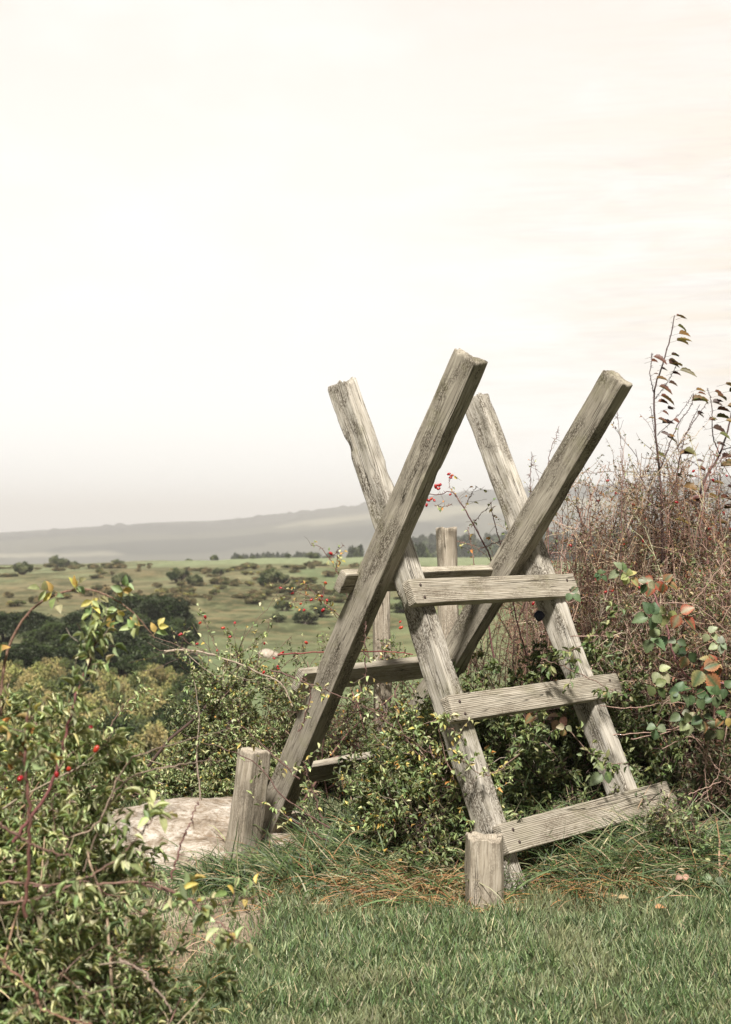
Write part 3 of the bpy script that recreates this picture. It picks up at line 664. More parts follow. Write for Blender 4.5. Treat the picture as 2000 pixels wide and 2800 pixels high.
def thorns(p, P, m, ln=0.010, col=(0.16, 0.08, 0.06)):
    pos, tg, k, u = pick(P, m, 0.02, 0.98); d = nrm(np.cross(tg, rng.normal(size=(m, 3))) - tg * 0.3)
    p.tubes(grow(pos, d, ln * rng.uniform(.7, 1.4, m), 2), 0.0016, 0.0002, np.tile(col, (m, 1)), 4)
def sprigs(p, P, m, ln, nl, LL, WW, cols, w, tpl='fine', lo=0.1, tcol=TWIG, droop=-0.02, tr=0.0012):
    pos, tg, k, u = pick(P, m, lo, 1.0); d = nrm(tg * 0.5 + nrm(rng.normal(size=(m, 3))))
    A = grow(pos, d, ln * rng.uniform(0.4, 1.2, m), 5, 0.2, droop); p.tubes(A, tr, tr * .5, pal(tcol, m), 3)
    if nl:
        pos, tg, k, u = pick(A, nl, 0.1, 1.0); d = nrm(tg * 0.6 + nrm(rng.normal(size=(nl, 3))) * 0.8 + np.array([0, 0, -0.15]))
        p.leaves(tpl, pos, d, LL * rng.uniform(0.6, 1.3, nl), WW * rng.uniform(0.7, 1.3, nl), pal(cols, nl, 0.15, w))
    return A
D = 3.3
P = custom(pl, A_([(40, 2300), (140, 2150), (190, 1970), (250, 1790), (262, 1755)], D), 0.0045, 0.002, (0.19, 0.075, 0.07)); thorns(pl, P, 16)
sprigs(pl, P, 26, 0.09, 150, 0.030, 0.0036, GREENL, None, 'curl', 0.4)
P = custom(pl, A_([(70, 2500), (85, 2250), (70, 2080), (75, 1960)], 2.9), 0.0042, 0.003, (0.13, 0.06, 0.045)); sprigs(pl, P, 16, 0.08, 90, 0.028, 0.0038, GREENL * 5 + YEL, None, 'curl', 0.6)
P = custom(pl, A_([(-20, 2410), (180, 2418), (420, 2415), (560, 2470), (710, 2450, 3.5)], 3.1), 0.0028, 0.0012, (0.22, 0.13, 0.10)); thorns(pl, P, 14); sprigs(pl, P, 10, 0.09, 30, 0.032, 0.006, GREENL + YEL, None)
P = custom(pl, A_([(-20, 2470), (150, 2440), (330, 2340), (430, 2220)], 3.0), 0.0030, 0.0012, (0.19, 0.12, 0.09)); thorns(pl, P, 12); sprigs(pl, P, 14, 0.09, 80, 0.034, 0.0065, GREENL, None)
P = custom(pl, A_([(470, 2400), (500, 2300), (520, 2250), (545, 2190)], 3.3), 0.0025, 0.0012, (0.19, 0.09, 0.08)); thorns(pl, P, 10, 0.016)
P = custom(pl, A_([(370, 2410), (500, 2450), (600, 2520), (660, 2575)], 3.1), 0.0028, 0.0012, (0.20, 0.11, 0.09)); sprigs(pl, P, 12, 0.07, 50, 0.034, 0.0075, GREENL + YEL[:1], None)
P = custom(pl, A_([(330, 2620), (400, 2660), (470, 2760)], 2.9), 0.0026, 0.0016, (0.32, 0.24, 0.19)); thorns(pl, P, 10)
P = custom(pl, A_([(-20, 2600), (90, 2700), (130, 2760), (260, 2800)], 2.7), 0.0022, 0.0015, (0.24, 0.13, 0.09)); thorns(pl, P, 20, 0.008)
P = custom(pl, A_([(0, 2250), (60, 2290), (120, 2320), (200, 2340)], 2.9), 0.0035, 0.002, (0.14, 0.08, 0.06)); thorns(pl, P, 10)
P = custom(pl, A_([(130, 2300), (260, 2260), (340, 2100), (420, 2050), (640, 1990, 4.5)], 3.4), 0.003, 0.0012, (0.27, 0.20, 0.15)); thorns(pl, P, 14)
P = custom(pl, A_([(230, 2380), (330, 2150), (520, 2085), (620, 2080, 4.5)], 3.5), 0.003, 0.0012, (0.27, 0.20, 0.15)); thorns(pl, P, 14)
# arching rose with yellowing leaves
P = custom(pl, A_([(5, 1960), (8, 1850), (35, 1745), (90, 1665), (165, 1622), (240, 1612), (310, 1636), (370, 1680), (425, 1745)], 3.6), 0.0042, 0.0011, (0.20, 0.12, 0.085), 60, jit=0.001); thorns(pl, P, 26, 0.009)
for (a, b, dx, dy, m) in ((160, 1622, -50, -10, 5), (200, 1618, 20, -22, 5), (255, 1615, -5, 80, 7), (262, 1615, 30, 60, 4), (330, 1650, 10, -50, 6), (325, 1650, -10, 45, 5), (348, 1668, -70, 25, 6), (395, 1710, -30, 5, 6), (420, 1738, 15, -25, 4), (150, 1625, 10, 30, 3), (10, 1780, -20, 5, 5), (15, 1900, 20, 10, 4)):
    p0 = at(a, b, 3.6); p1 = at(a + dx, b + dy, 3.6 + random.uniform(-.04, .04)); Rr = toward(np.array([p0]), np.array([p1]), 6, 0.1, 0.05); pl.tubes(Rr, 0.0012, 0.0006, np.array([(0.25, 0.2, 0.1)]), 4)
    u = np.repeat(np.linspace(0.35, 1, (m + 1) // 2), 2)[:m]; pos = p0 + (p1 - p0) * u[:, None]; ax = nrm(p1 - p0)
    pr = nrm(np.cross(ax, np.array([0, 1, 0.2]))); sgn = np.where(np.arange(m) % 2, 1, -1)[:, None]
    d = ax * 0.5 + pr * sgn * 0.9 + rng.normal(size=(m, 3)) * 0.25; d[-1] = ax
    c = pal([(0.55, 0.46, 0.14), (0.32, 0.36, 0.16), (0.24, 0.31, 0.14), (0.55, 0.36, 0.12)], m, 0.1, [3, 4, 3, 1])
    pl.leaves('fine', pos, d, 0.030 * rng.uniform(.8, 1.2, m), 0.0085 * rng.uniform(.8, 1.2, m), c, up=np.tile([0.1, -1, 0.6], (m, 1)) + rng.normal(size=(m, 3)) * 0.4)
e = pl.build('thorn_bush', 'big tangled green thorn bush filling the left foreground, with an arching yellow-leaved rose stem', 'bush', loc=(-1.0, 3.5, 0))
add_hips(e, [at(265, 2047, 3.2), at(190, 2103, 3.1), at(157, 2117, 3.1), at(58, 2127, 3.2), at(248, 1990, 3.4)], 0.0058)

# bush behind it, left, and the hedge running to the stile
HG = GREENL + DKG + YEL[:2]; HW = [4, 4, 3, 4, 2, 3, 3, 0.5, 0.4]
def hedge(name, label, c, hr, n_stem, nleaf, seed_cols=HG, w=HW, L=0.024, Wd=0.0052, tw=0.09, loc=None, tb=0.3, lat=9, tpl='small', extra=None, hips=(), group=None, base=None, sr=0.006, ts=TWIG, thorn=600, ll=0.2, pl=None):
    base = base or (c[0], c[1], 0)
    p = shrub(base, (hr[0], hr[1], 0), c, hr, n_stem, lat, ll, 4, tw, nleaf, L, Wd, seed_cols, w, tcols=ts, stem_r=sr, tpl=tpl, thorn=thorn, top_bias=tb, pl=pl)
    if extra: extra(p)
    e = p.build(name, label, 'bush', group, loc=(base[0], base[1], float(ground_z(np.array([base[0]]), np.array([base[1]]))[0])))
    if len(hips): add_hips(e, hips, 0.0072 if c[1] > 5 else 0.006)
    return e
HG_ = 'hedge bushes on either side of the stile'
def ex1(p):
    P = custom(p, A_([(560, 2250), (540, 2080), (545, 1950), (520, 1800)], 6.9), 0.005, 0.0015, (0.3, 0.24, 0.19)); sprigs(p, P, 14, 0.14, 60, 0.026, 0.0055, GREENL, None)
    P = custom(p, A_([(330, 2150), (290, 2030), (340, 1930), (400, 1880)], 6.3), 0.004, 0.0015, (0.2, 0.13, 0.1)); sprigs(p, P, 22, 0.14, 150, 0.026, 0.0055, GREENL, None)
hedge('hedge_bush', 'pale green thorny bush between the left foreground bush and the boulder', (-1.85, 6.7, 0.10), (0.55, 0.45, 0.34), 60, 34000, extra=ex1, group=HG_)
hedge('hedge_bush', 'low leafy hedge bush at the far left edge behind the foreground bush', (-2.3, 6.1, 0.20), (0.6, 0.6, 0.40), 50, 24000, group=HG_)
hipA = [at(a, b, 7.7) for a, b in ((497, 1733), (562, 1687), (548, 1703), (643, 1703), (611, 1717), (630, 1741), (540, 1760), (595, 1778), (724, 1759), (770, 1787), (764, 1790), (775, 1783), (760, 1822), (762, 1828), (722, 1838), (838, 1757), (493, 1735), (750, 1800))]
def ex2(p):
    P = custom(p, A_([(450, 1780), (520, 1778), (600, 1795), (700, 1835), (770, 1870), (800, 1930)], 7.7), 0.006, 0.004, (0.36, 0.29, 0.22), k=6)[:, ::-1]
    thorns(p, P, 20, 0.02); sprigs(p, P, 36, 0.28, 90, 0.028, 0.007, GREENL + YEL[:1], None, droop=0.08, tr=0.002)
    for q in (((600, 1790), (560, 1690)), ((650, 1800), (640, 1705)), ((700, 1830), (800, 1740)), ((640, 1800), (700, 1760)), ((560, 1780), (470, 1725)), ((750, 1850), (850, 1750)), ((690, 1850), (740, 1690)), ((610, 1830), (790, 1580))):
        P = custom(p, A_(q, 7.7), 0.0025, 0.001, (0.2, 0.14, 0.1), 12, 4, 0.01); thorns(p, P, 8, 0.02); sprigs(p, P, 6, 0.1, 14, 0.024, 0.006, GREENL, None)
hedge('hedge_bush', 'dense green hawthorn bush with red hips standing behind the boulder, left of the stile', (-0.64, 7.95, 0.18), (0.42, 0.40, 0.54), 100, 60000, extra=ex2, hips=hipA, group=HG_, sr=0.008)
hedge('hedge_bush', 'green bush beside the far foot of the left A-frame, behind the boulder', (-1.4, 8.0, -0.32), (0.7, 0.4, 0.44), 60, 30000, group=HG_)
# hips sprays just left and right of the left frame
pp = Plant()
for q in (((960, 1720), (900, 1660), (830, 1625), (768, 1608)), ((900, 1660), (840, 1600), (832, 1590)), ((880, 1650), (890, 1590)), ((860, 1640), (800, 1645)), ((1010, 1800), (900, 1660)),
          ((980, 1700), (920, 1560), (880, 1500), (850, 1490)), ((920, 1560), (925, 1510)), ((900, 1530), (940, 1490)), ((1010, 1800), (980, 1700))):
    P = custom(pp, A_(q, 7.9), 0.0032, 0.0015, (0.17, 0.10, 0.08), 16, 4, 0.004); thorns(pp, P, 8, 0.02); sprigs(pp, P, 6, 0.07, 12, 0.022, 0.006, GREENL + YEL, None)
e = pp.build('dog_rose', 'bare arching rose sprays with red hips left of the crossed left frame', 'rose bush', 'rose bushes with hips', loc=tuple(at(1010, 1800, 7.9)))
add_hips(e, [at(a, b, 7.9) for a, b in ((768, 1608), (832, 1592), (891, 1594), (800, 1622), (880, 1630), (895, 1641), (823, 1651), (832, 1668), (884, 1668), (875, 1640), (852, 1640), (905, 1513), (894, 1642), (1095, 1700), (1097, 1716), (970, 1764), (962, 1766), (1035, 1755), (990, 1706), (985, 1710), (1000, 1704))], 0.0075)
# rose between the frames
pp = Plant()
TR = (0.15, 0.07, 0.065)
for q, r in ((((1350, 1800), (1330, 1650), (1350, 1560), (1300, 1440), (1262, 1378), (1235, 1345), (1190, 1352), (1155, 1345)), .0055), (((1262, 1378), (1230, 1330), (1232, 1300)), .002), (((1270, 1390), (1290, 1350), (1305, 1330)), .002),
             (((1235, 1380), (1210, 1385), (1190, 1382)), .002), (((1290, 1440), (1320, 1400), (1355, 1385)), .002), (((1440, 1800), (1400, 1640), (1372, 1500), (1350, 1420), (1342, 1370)), .0045), (((1310, 1500), (1370, 1480), (1395, 1468)), .003),
             (((1300, 1560), (1290, 1500), (1280, 1440)), .003), (((1250, 1480), (1300, 1495), (1350, 1540)), .0025), (((1400, 1750), (1340, 1640), (1290, 1600), (1250, 1590)), .003)):
    P = custom(pp, A_(q, 7.4), r, max(0.0012, r * .35), TR if r > .003 else (0.26, 0.16, 0.12), 30, 5, 0.004); thorns(pp, P, 18, 0.014); sprigs(pp, P, 5, 0.09, 7, 0.022, 0.006, GREENL + YEL, None)
P = custom(pp, A_([(760, 1790), (900, 1782), (1060, 1782), (1130, 1788)], 7.35), 0.0038, 0.003, (0.22, 0.07, 0.06), 30, 6, 0.003); thorns(pp, P, 10, 0.012)
e = pp.build('dog_rose', 'tall bare purple-stemmed rose with red hips seen between the two frames', 'rose bush', 'rose bushes with hips', loc=tuple(at(1350, 1800, 7.4)))
add_hips(e, [at(a, b, 7.4) for a, b in ((1228, 1296), (1237, 1300), (1233, 1306), (1200, 1327), (1192, 1330), (1200, 1336), (1180, 1364), (1188, 1368), (1167, 1381), (1205, 1325), (1172, 1368), (1232, 1352))], 0.0075)

# scrub between and under the frames
ORD = GREENL + GREEN + DKG + YEL; OW = [2, 3, 1.2, 3, 3, 3, 1, 3, 3, 3, 3, 0.7, 0.6, 0.5]
def ex3(p):
    for q in (((820, 2130), (700, 2020), (640, 1960)), ((900, 2260), (780, 2180), (690, 2080), (560, 2030)), ((740, 1830), (900, 1890), (1060, 1960)), ((880, 2240), (850, 2140), (830, 2080)), ((1040, 1960), (1180, 2060), (1330, 2110)),
              ((1000, 1700), (1000, 1820), (1010, 1900)), ((900, 2300), (800, 2240), (720, 2190)), ((1080, 1880), (1100, 2000), (1180, 2100)), ((820, 2000), (850, 1900), (830, 1850))):
        P = custom(p, A_(q, 6.1), 0.0042, 0.0016, (0.14, 0.085, 0.07), 24, 5, 0.006); thorns(p, P, 20, 0.016); sprigs(p, P, 12, 0.1, 34, 0.026, 0.006, GREENL + YEL[:1], None)
hedge('blackthorn_bush', 'bright leafy blackthorn bush growing under the steps between the crossed legs', (0.21, 6.40, 0.34), (0.22, 0.22, 0.33), 60, 24000, ORD, OW, 0.030, 0.0062, group=HG_, extra=ex3, base=(0.18, 6.42, 0), sr=0.005, thorn=900, ll=0.16)
hedge('blackthorn_bush', 'twiggy brown blackthorn behind the far steps of the left frame', (0.0, 7.85, 0.40), (0.62, 0.28, 0.44), 90, 12000, ORD, OW, 0.024, 0.0055, group=HG_, sr=0.006, ts=[(0.2, 0.11, 0.09), (0.3, 0.2, 0.15), (0.13, 0.07, 0.06)], thorn=900)
def ex4(p):
    for q in (((1240, 2130), (1200, 1990), (1230, 1960)), ((1420, 2060), (1330, 2120), (1250, 2060)), ((1180, 1960), (1230, 1990), (1260, 2010))):
        P = custom(p, A_(q, 5.78), 0.0028, 0.0014, (0.2, 0.13, 0.1), 20, 4, 0.005); thorns(p, P, 12, 0.014); sprigs(p, P, 12, 0.08, 60, 0.026, 0.006, GREENL + YEL[:1], None)
hedge('blackthorn_bush', 'low green bush pressed against the near left leg above the cut post', (0.27, 6.15, 0.30), (0.22, 0.20, 0.32), 34, 7500, ORD, OW, 0.030, 0.0062, group=HG_, extra=ex4, thorn=300)
def ex5(p):
    for q in (((1560, 2000), (1640, 2080), (1720, 2085)), ((1700, 1640), (1640, 1740), (1520, 1790)), ((1480, 1800), (1560, 1830), (1700, 1900))):
        P = custom(p, A_(q, 6.25), 0.003, 0.0014, (0.2, 0.13, 0.1), 20, 4, 0.005); thorns(p, P, 12, 0.014); sprigs(p, P, 16, 0.08, 70, 0.034, 0.008, GREEN, None)
hedge('blackthorn_bush', 'dark green bush filling the gap between the near steps', (0.95, 7.0, 0.45), (0.5, 0.32, 0.52), 80, 26000, DKG + GREEN, [3, 4, 3, 3, 3, 1.5, 3], 0.035, 0.0085, group=HG_, extra=ex5, thorn=500)
hedge('blackthorn_bush', 'dark green bush right of the stile below the bramble', (1.75, 7.15, 0.24), (0.55, 0.25, 0.36), 60, 9000, DKG + RUST[:1], [4, 4, 3, 2], 0.028, 0.0075, group=HG_)
hedge('blackthorn_bush', 'small leafy sucker shoot at the right end of the lowest step', (1.34, 6.2, 0.14), (0.16, 0.12, 0.17), 14, 900, GREEN, None, 0.026, 0.0075, group=HG_, thorn=60, ll=0.1)

# right thicket of bare thorny stems
def thicket(label, cx, cy, rx, ry, n, top, nleaf, hips, seed_lean=0.0):
    p = Plant(); b = np.stack([cx + rng.uniform(-rx, rx, n), cy + rng.uniform(-ry, ry, n), np.zeros(n)], -1); b[:, 2] = ground_z(b[:, 0], b[:, 1]) - 0.05
    tip = b + np.stack([rng.normal(size=n) * 0.14 + seed_lean, rng.normal(size=n) * 0.1, 0 * b[:, 0]], -1)
    tz = np.interp(tip[:, 0], [t_[0] for t_ in top], [t_[1] for t_ in top]); tip[:, 2] = tz * rng.uniform(0.5, 1.04, n) ** 0.7
    Sx = toward(b, tip, 14, 0.17); col = pal(STRAW, n, 0.2, [3, 3, 3, 3]); r0 = rng.uniform(0.0028, 0.0055, n)
    p.tubes(Sx, r0, r0 * 0.3, col, 5)
    m = n * 14; pos, tg, k, u = pick(Sx, m, 0.15, 1.0); d = nrm(tg * 0.6 + nrm(rng.normal(size=(m, 3))) * 0.9)
    A = grow(pos, d, rng.uniform(0.06, 0.30, m), 6, 0.28, 0.03); p.tubes(A, 0.0020, 0.0008, col[k] * rng.uniform(.7, 1.3, (m, 1)), 3)
    m2 = n * 60; Q = Sx if True else A
    pos, tg, k, u = pick(Sx, m2, 0.1, 1.0); d = nrm(np.cross(tg, rng.normal(size=(m2, 3))) + tg * 0.25)
    p.tubes(grow(pos, d, rng.uniform(0.014, 0.05, m2), 3, 0.35), 0.0016, 0.0005, np.clip(col[k] * rng.uniform(0.9, 1.9, (m2, 1)), 0, .6), 3)
    m3 = n * 30; pos, tg, k, u = pick(A, m3, 0.05, 1.0); d = nrm(np.cross(tg, rng.normal(size=(m3, 3))) + tg * 0.35)
    p.tubes(grow(pos, d, rng.uniform(0.012, 0.04, m3), 3, 0.3), 0.0014, 0.0004, pal(STRAW, m3, .25), 3)
    pos, tg, k, u = pick(A, nleaf, 0.1, 1.0); p.leaves('small', pos, nrm(rng.normal(size=(nleaf, 3)) + tg), 0.017 * rng.uniform(.6, 1.4, nleaf), 0.005, pal([(0.20, 0.19, 0.08), (0.32, 0.19, 0.07), (0.21, 0.10, 0.05), (0.15, 0.17, 0.06), (0.11, 0.13, 0.045)], nleaf, .15))
    e = p.build('rose_thicket', label, 'thicket', 'thickets of bare stems right of the stile', loc=(cx, cy, 0))
    if hips:
        pos, tg, k, u = pick(A, 400, 0.5, 1.0); zz_ = np.interp(pos[:, 0], [t_[0] for t_ in top], [t_[1] for t_ in top])
        ok = pos[(pos[:, 2] > zz_ * 0.62)][:hips]; add_hips(e, ok, 0.0068)
    return e
TOP = [(0.85, 1.35), (1.08, 1.60), (1.3, 1.80), (1.6, 1.95), (2.0, 1.88), (2.5, 1.85)]
thicket('thicket of straw-brown thorny stems with many red hips next to the right leg', 1.28, 7.7, 0.32, 0.35, 170, TOP, 6500, 34)
thicket('tallest thicket of pale bare thorny stems around the sapling trunk', 1.80, 7.8, 0.34, 0.35, 200, TOP, 7500, 40)
thicket('thicket of dark reddish stems at the right edge of the photo', 2.35, 7.9, 0.36, 0.4, 180, TOP, 6500, 22)
thicket('lower tangle of brown stems behind the right frame', 0.92, 8.0, 0.30, 0.3, 60, [(0, 1.0), (0.6, 1.2), (1.0, 1.5), (1.3, 1.6)], 700, 0)

for (lb, cx, cy, cz, rx, rz, nl_) in (('rusty twiggy hedge bush behind the bare stems beside the right leg', 1.45, 8.35, 0.70, 0.55, 0.72, 9000), ('rusty brown hedge bush behind the sapling', 2.1, 8.4, 0.75, 0.6, 0.80, 10000), ('dark tangled hedge bush running off the right edge', 2.9, 8.3, 0.7, 0.5, 0.75, 5000)):
    hedge('hedge_bush', lb, (cx, cy, cz), (rx, 0.35, rz), 110, nl_, RUST, None, 0.018, 0.0048, 0.10, group=HG_, sr=0.006, ts=[(0.26, 0.16, 0.12), (0.16, 0.09, 0.07), (0.38, 0.28, 0.20)], thorn=2500, lat=12, ll=0.24, tb=0.2)
hedge('blackthorn_bush', 'tangled brown and green bush in the shade right of the lowest step', (1.95, 7.4, 0.45), (0.5, 0.28, 0.5), 80, 6000, DKG + RUST, None, 0.024, 0.006, group=HG_, thorn=1500)
hedge('blackthorn_bush', 'weedy low green bush under the right end of the near steps', (1.2, 6.55, 0.10), (0.42, 0.14, 0.17), 40, 3500, DKG + GREEN, None, 0.022, 0.0062, group=HG_, thorn=200, ll=0.12)

OVR = DKG + GREEN[:2] + RUST + [(0.38, 0.30, 0.15)]
STR2 = [(0.42, 0.30, 0.22), (0.26, 0.15, 0.12), (0.14, 0.08, 0.065), (0.50, 0.40, 0.29)]
hedge('overhanging_rose', 'tangled rusty rose bush overhanging the grass behind the bramble leaves', (1.95, 7.0, 1.02), (0.52, 0.32, 0.40), 100, 12000, OVR, None, 0.024, 0.006, group=HG_, ts=STR2, thorn=4000, lat=12, ll=0.24, base=(2.05, 7.25, 0))
hedge('overhanging_rose', 'brown twiggy bush between the right leg and the bramble', (1.42, 7.15, 0.80), (0.30, 0.25, 0.42), 70, 6000, OVR, None, 0.022, 0.0056, group=HG_, ts=STR2, thorn=3000, lat=12, ll=0.2, base=(1.45, 7.3, 0))

hedge('blackthorn_bush', 'shady low bush with dark leaves at the foot of the bramble, right edge', (1.95, 6.68, 0.32), (0.42, 0.18, 0.30), 60, 5500, DKG + RUST[:3], [5, 4, 3, 1, 1, 1], 0.028, 0.007, group=HG_, ts=STR2, thorn=1200, ll=0.16)
hedge('blackthorn_bush', 'leafy brown-green bush at the foot of the right crossing leg, behind the near left leg', (0.36, 7.05, 0.34), (0.22, 0.16, 0.36), 40, 6500, ORD, OW, 0.026, 0.006, group=HG_, thorn=600, ll=0.14)

# bramble with large toothed leaves
pp = Plant(); BRC = [(0.14, 0.19, 0.09), (0.09, 0.14, 0.06), (0.23, 0.26, 0.15), (0.06, 0.10, 0.04)]; RED = [(0.34, 0.07, 0.04), (0.36, 0.15, 0.07), (0.34, 0.27, 0.12)]
stem = [(1780, 1600), (1800, 1655), (1820, 1700), (1838, 1780), (1862, 1830), (1900, 1862), (1960, 1866), (2060, 1880)]
P = custom(pp, A_(stem, 6.6), 0.0048, 0.0055, (0.26, 0.12, 0.12), 50, 7, 0.002); thorns(pp, P, 40, 0.008)
for q in ([(1560, 1740), (1680, 1740), (1760, 1775), (1860, 1830)], [(1640, 1930), (1740, 1935), (1830, 1920), (2010, 1930)], [(1660, 2010), (1800, 2000), (1900, 1975), (1990, 1970)], [(1725, 2020), (1790, 2010), (1880, 2000), (1960, 2100), (2020, 2150)],
          [(1810, 2045), (1880, 2015), (1920, 2030), (1990, 2090)], [(1900, 2040), (1960, 2100), (2010, 2170)], [(1880, 2170), (1960, 2140), (2010, 2110)], [(1800, 1650), (1900, 1655), (1980, 1720), (2040, 1740)], [(1940, 2000), (1930, 2150), (1990, 2300)],
          [(1990, 1950), (1960, 2120), (1880, 2210)], [(1770, 1870), (1800, 1790), (1830, 1730)], [(2020, 1500), (1930, 1600), (1880, 1680)]):
    P = custom(pp, A_(q, 6.55), 0.0026, 0.0014, (0.36, 0.24, 0.19), 26, 5, 0.005); thorns(pp, P, 22, 0.009)
def brleaf(px, py, sz, cols, D=6.5, nl=3, ang=None):
    p0 = at(px, py, D + random.uniform(-.15, .1)); red = cols in (RED[:1], RED[:2], RED[1:], RED)
    a0 = random.uniform(3.4, 6.0) if ang is None else ang; s_ = sz * 0.66 / FPX * D
    dirs = [a0, a0 + 1.25, a0 - 1.25, a0 + 2.1, a0 - 2.1][:nl]; st = [0.35, 0.1, 0.1, 0.0, 0.0][:nl]
    d = np.array([(math.cos(a), random.uniform(-.35, .2), math.sin(a)) for a in dirs]); up = np.tile([0.05, -1.0, 0.75], (nl, 1)) + rng.normal(size=(nl, 3)) * 0.3
    base = pal(BRC if red else cols, nl, 0.1); edge = pal(cols, nl, 0.12) if red else base * rng.uniform(0.7, 1.15, (nl, 1))
    if not red and random.random() < .3: edge[0] = (0.36, 0.17, 0.08)
    pp.leaves('toothed', p0 + d * s_ * np.array(st)[:, None], d, s_ * np.array([1.1, .95, .95, .8, .8])[:nl] * rng.uniform(.9, 1.1, nl), s_ * 0.42, base, up=up, edge=edge)
    a_ = nrm(np.array([random.uniform(-1, 1), 0, random.uniform(.2, 1)])); pp.tubes(toward(np.array([p0 + a_ * s_ * .9]), np.array([p0]), 4, .1), 0.0011, 0.0009, np.array([(0.32, 0.16, 0.12)]), 3)
LOWB = []
for (a, b, s, cl) in ((1704, 1560, 45, BRC), (1718, 1575, 42, [(0.38, 0.4, 0.16)]), (1790, 1590, 50, RED[:1]), (1815, 1592, 46, RED[:2]), (1772, 1590, 40, BRC), (1785, 1680, 60, BRC), (1825, 1672, 48, [(0.27, 0.30, 0.13)]), (1858, 1678, 60, RED[:1]),
                      (1775, 1745, 60, BRC), (1808, 1735, 46, BRC), (1880, 1785, 52, BRC), (1850, 1750, 40, BRC), (1920, 1830, 75, RED[1:]), (1950, 1815, 60, RED), (1800, 1835, 48, [(0.33, 0.34, 0.2)]), (1855, 1890, 54, BRC), (1900, 1900, 50, BRC), (1790, 1875, 50, DKG),
                      (1860, 1950, 50, BRC), (1880, 1975, 55, [(0.28, 0.3, 0.15)]), (1795, 1985, 45, [(0.42, 0.3, 0.14), (0.15, 0.2, 0.1)]), (1920, 1960, 52, BRC), (1955, 1900, 50, BRC), (1980, 1880, 46, BRC), (1935, 1730, 40, [(0.27, 0.30, 0.20)]), (1970, 1760, 40, [(0.27, 0.30, 0.20)]),
                      (1960, 1990, 50, DKG), (1985, 1960, 45, YEL[:1] + BRC), (1530, 1960, 44, [(0.5, 0.3, 0.22), (0.35, 0.3, 0.14)]), (1545, 1985, 34, [(0.34, 0.34, 0.18)]), (1655, 2105, 60, BRC), (1470, 1945, 46, DKG), (1560, 1620, 38, BRC), (1640, 1570, 30, BRC),
                      (1850, 2420, 44, [(0.36, 0.4, 0.28)]), (1930, 2430, 50, [(0.36, 0.4, 0.26)]), (1950, 2400, 44, BRC), (1990, 2410, 48, [(0.35, 0.38, 0.25), (0.45, 0.33, 0.22)]), (1870, 2385, 26, [(0.55, 0.36, 0.25)]), (1900, 2450, 40, BRC)):
    if b < 2300: brleaf(a, b, s, cl, 6.45, random.choice((3, 3, 5)))
    else: LOWB.append((a, b, s, cl))
pp.build('bramble', 'sprawling bramble with large toothed green and red leaves in front of the right thicket', 'bramble', loc=(2.0, 6.6, 0), lname='leaves', tname='stems')

pp = Plant(); P = custom(pp, A_([(2010, 2300, 6.3), (1990, 2380, 6.1), (1950, 2420, 5.95), (1900, 2440, 5.9), (1840, 2425, 5.9)], 6), 0.002, 0.0015, (0.3, 0.2, 0.15))
for (a, b, s_b, cl) in LOWB: brleaf(a, b, s_b * 1.25, cl, 5.92, 3)
pp.build('bramble', 'low bramble runner with dull grey-green leaves at the lower right edge of the lawn', 'bramble', loc=tuple(at(2010, 2450, 6.0) * [1, 1, 0]), lname='leaves', tname='stem')
for (a, b, c_, lb) in ((1790, 2512, (0.50, 0.27, 0.13), 'curled brown fallen leaf on the lawn at the right'), (665, 2318, (0.60, 0.42, 0.08), 'yellow fallen leaf beside the left support post'), (1690, 2484, (0.40, 0.30, 0.16), 'dull tan fallen leaf in front of the lowest step')):
    Dg = EYE / ((b - HOR) / FPX); p0 = at(a, b, Dg); p0[2] = float(ground_z(p0[:1], p0[1:2])[0]) + 0.05
    V, F, C = leaf_geo('toothed', p0[None] * 0, np.array([[1, .2, .1]]), np.array([[0, -.5, 1]]), 0.045, 0.013, np.array([c_]))
    o = mesh_obj('fallen_leaf', V, F, M_leaf, None, C, loc=tuple(p0)); tag(o, lb, 'leaf', 'fallen leaves on the grass')

# saplings with wind-blown leaves
def sapling(name, label, trunks, leafspots, D):
    p = Plant(); allP = []
    for q, r in trunks:
        P = custom(p, A_(q, D), r, max(0.0015, r * 0.3), (0.10, 0.065, 0.06), 40, 6, 0.003); allP.append(P)
        thorns(p, P, int(10 + 6 * len(q)), 0.012, (0.09, 0.06, 0.055))
    for (a, b, s) in leafspots:
        p0 = at(a, b, D + random.uniform(-.1, .1)); L = 1.05 * s / FPX * D
        j = np.array([p0 - np.array([L * .55, 0, 0.012])]); p.tubes(toward(j, np.array([p0]), 4, .15), 0.0009, 0.0007, np.array([(0.12, 0.07, 0.05)]), 3)
        c = pal([(0.16, 0.095, 0.028), (0.11, 0.10, 0.03), (0.13, 0.05, 0.028), (0.06, 0.03, 0.022)], 2, .1)
        for k in range(random.choice((1, 1, 2))):
            d = np.array([[1, random.uniform(-.7, .7), random.uniform(-.4, .3) + 0.2 * (k - .5)]])
            p.leaves('broad', np.array([p0]), d, L * random.uniform(.6, 1.15), L * random.uniform(.16, .33), c[k:k + 1], up=np.array([[0.1, random.uniform(-0.9, -0.2), 0.75]]))
    return p.build(name, label, 'sapling', 'saplings with wind-blown leaves', loc=tuple(at(trunks[0][0][0][0], 2260, D)), lname='leaves', tname='trunk')
rs = random.Random(3)
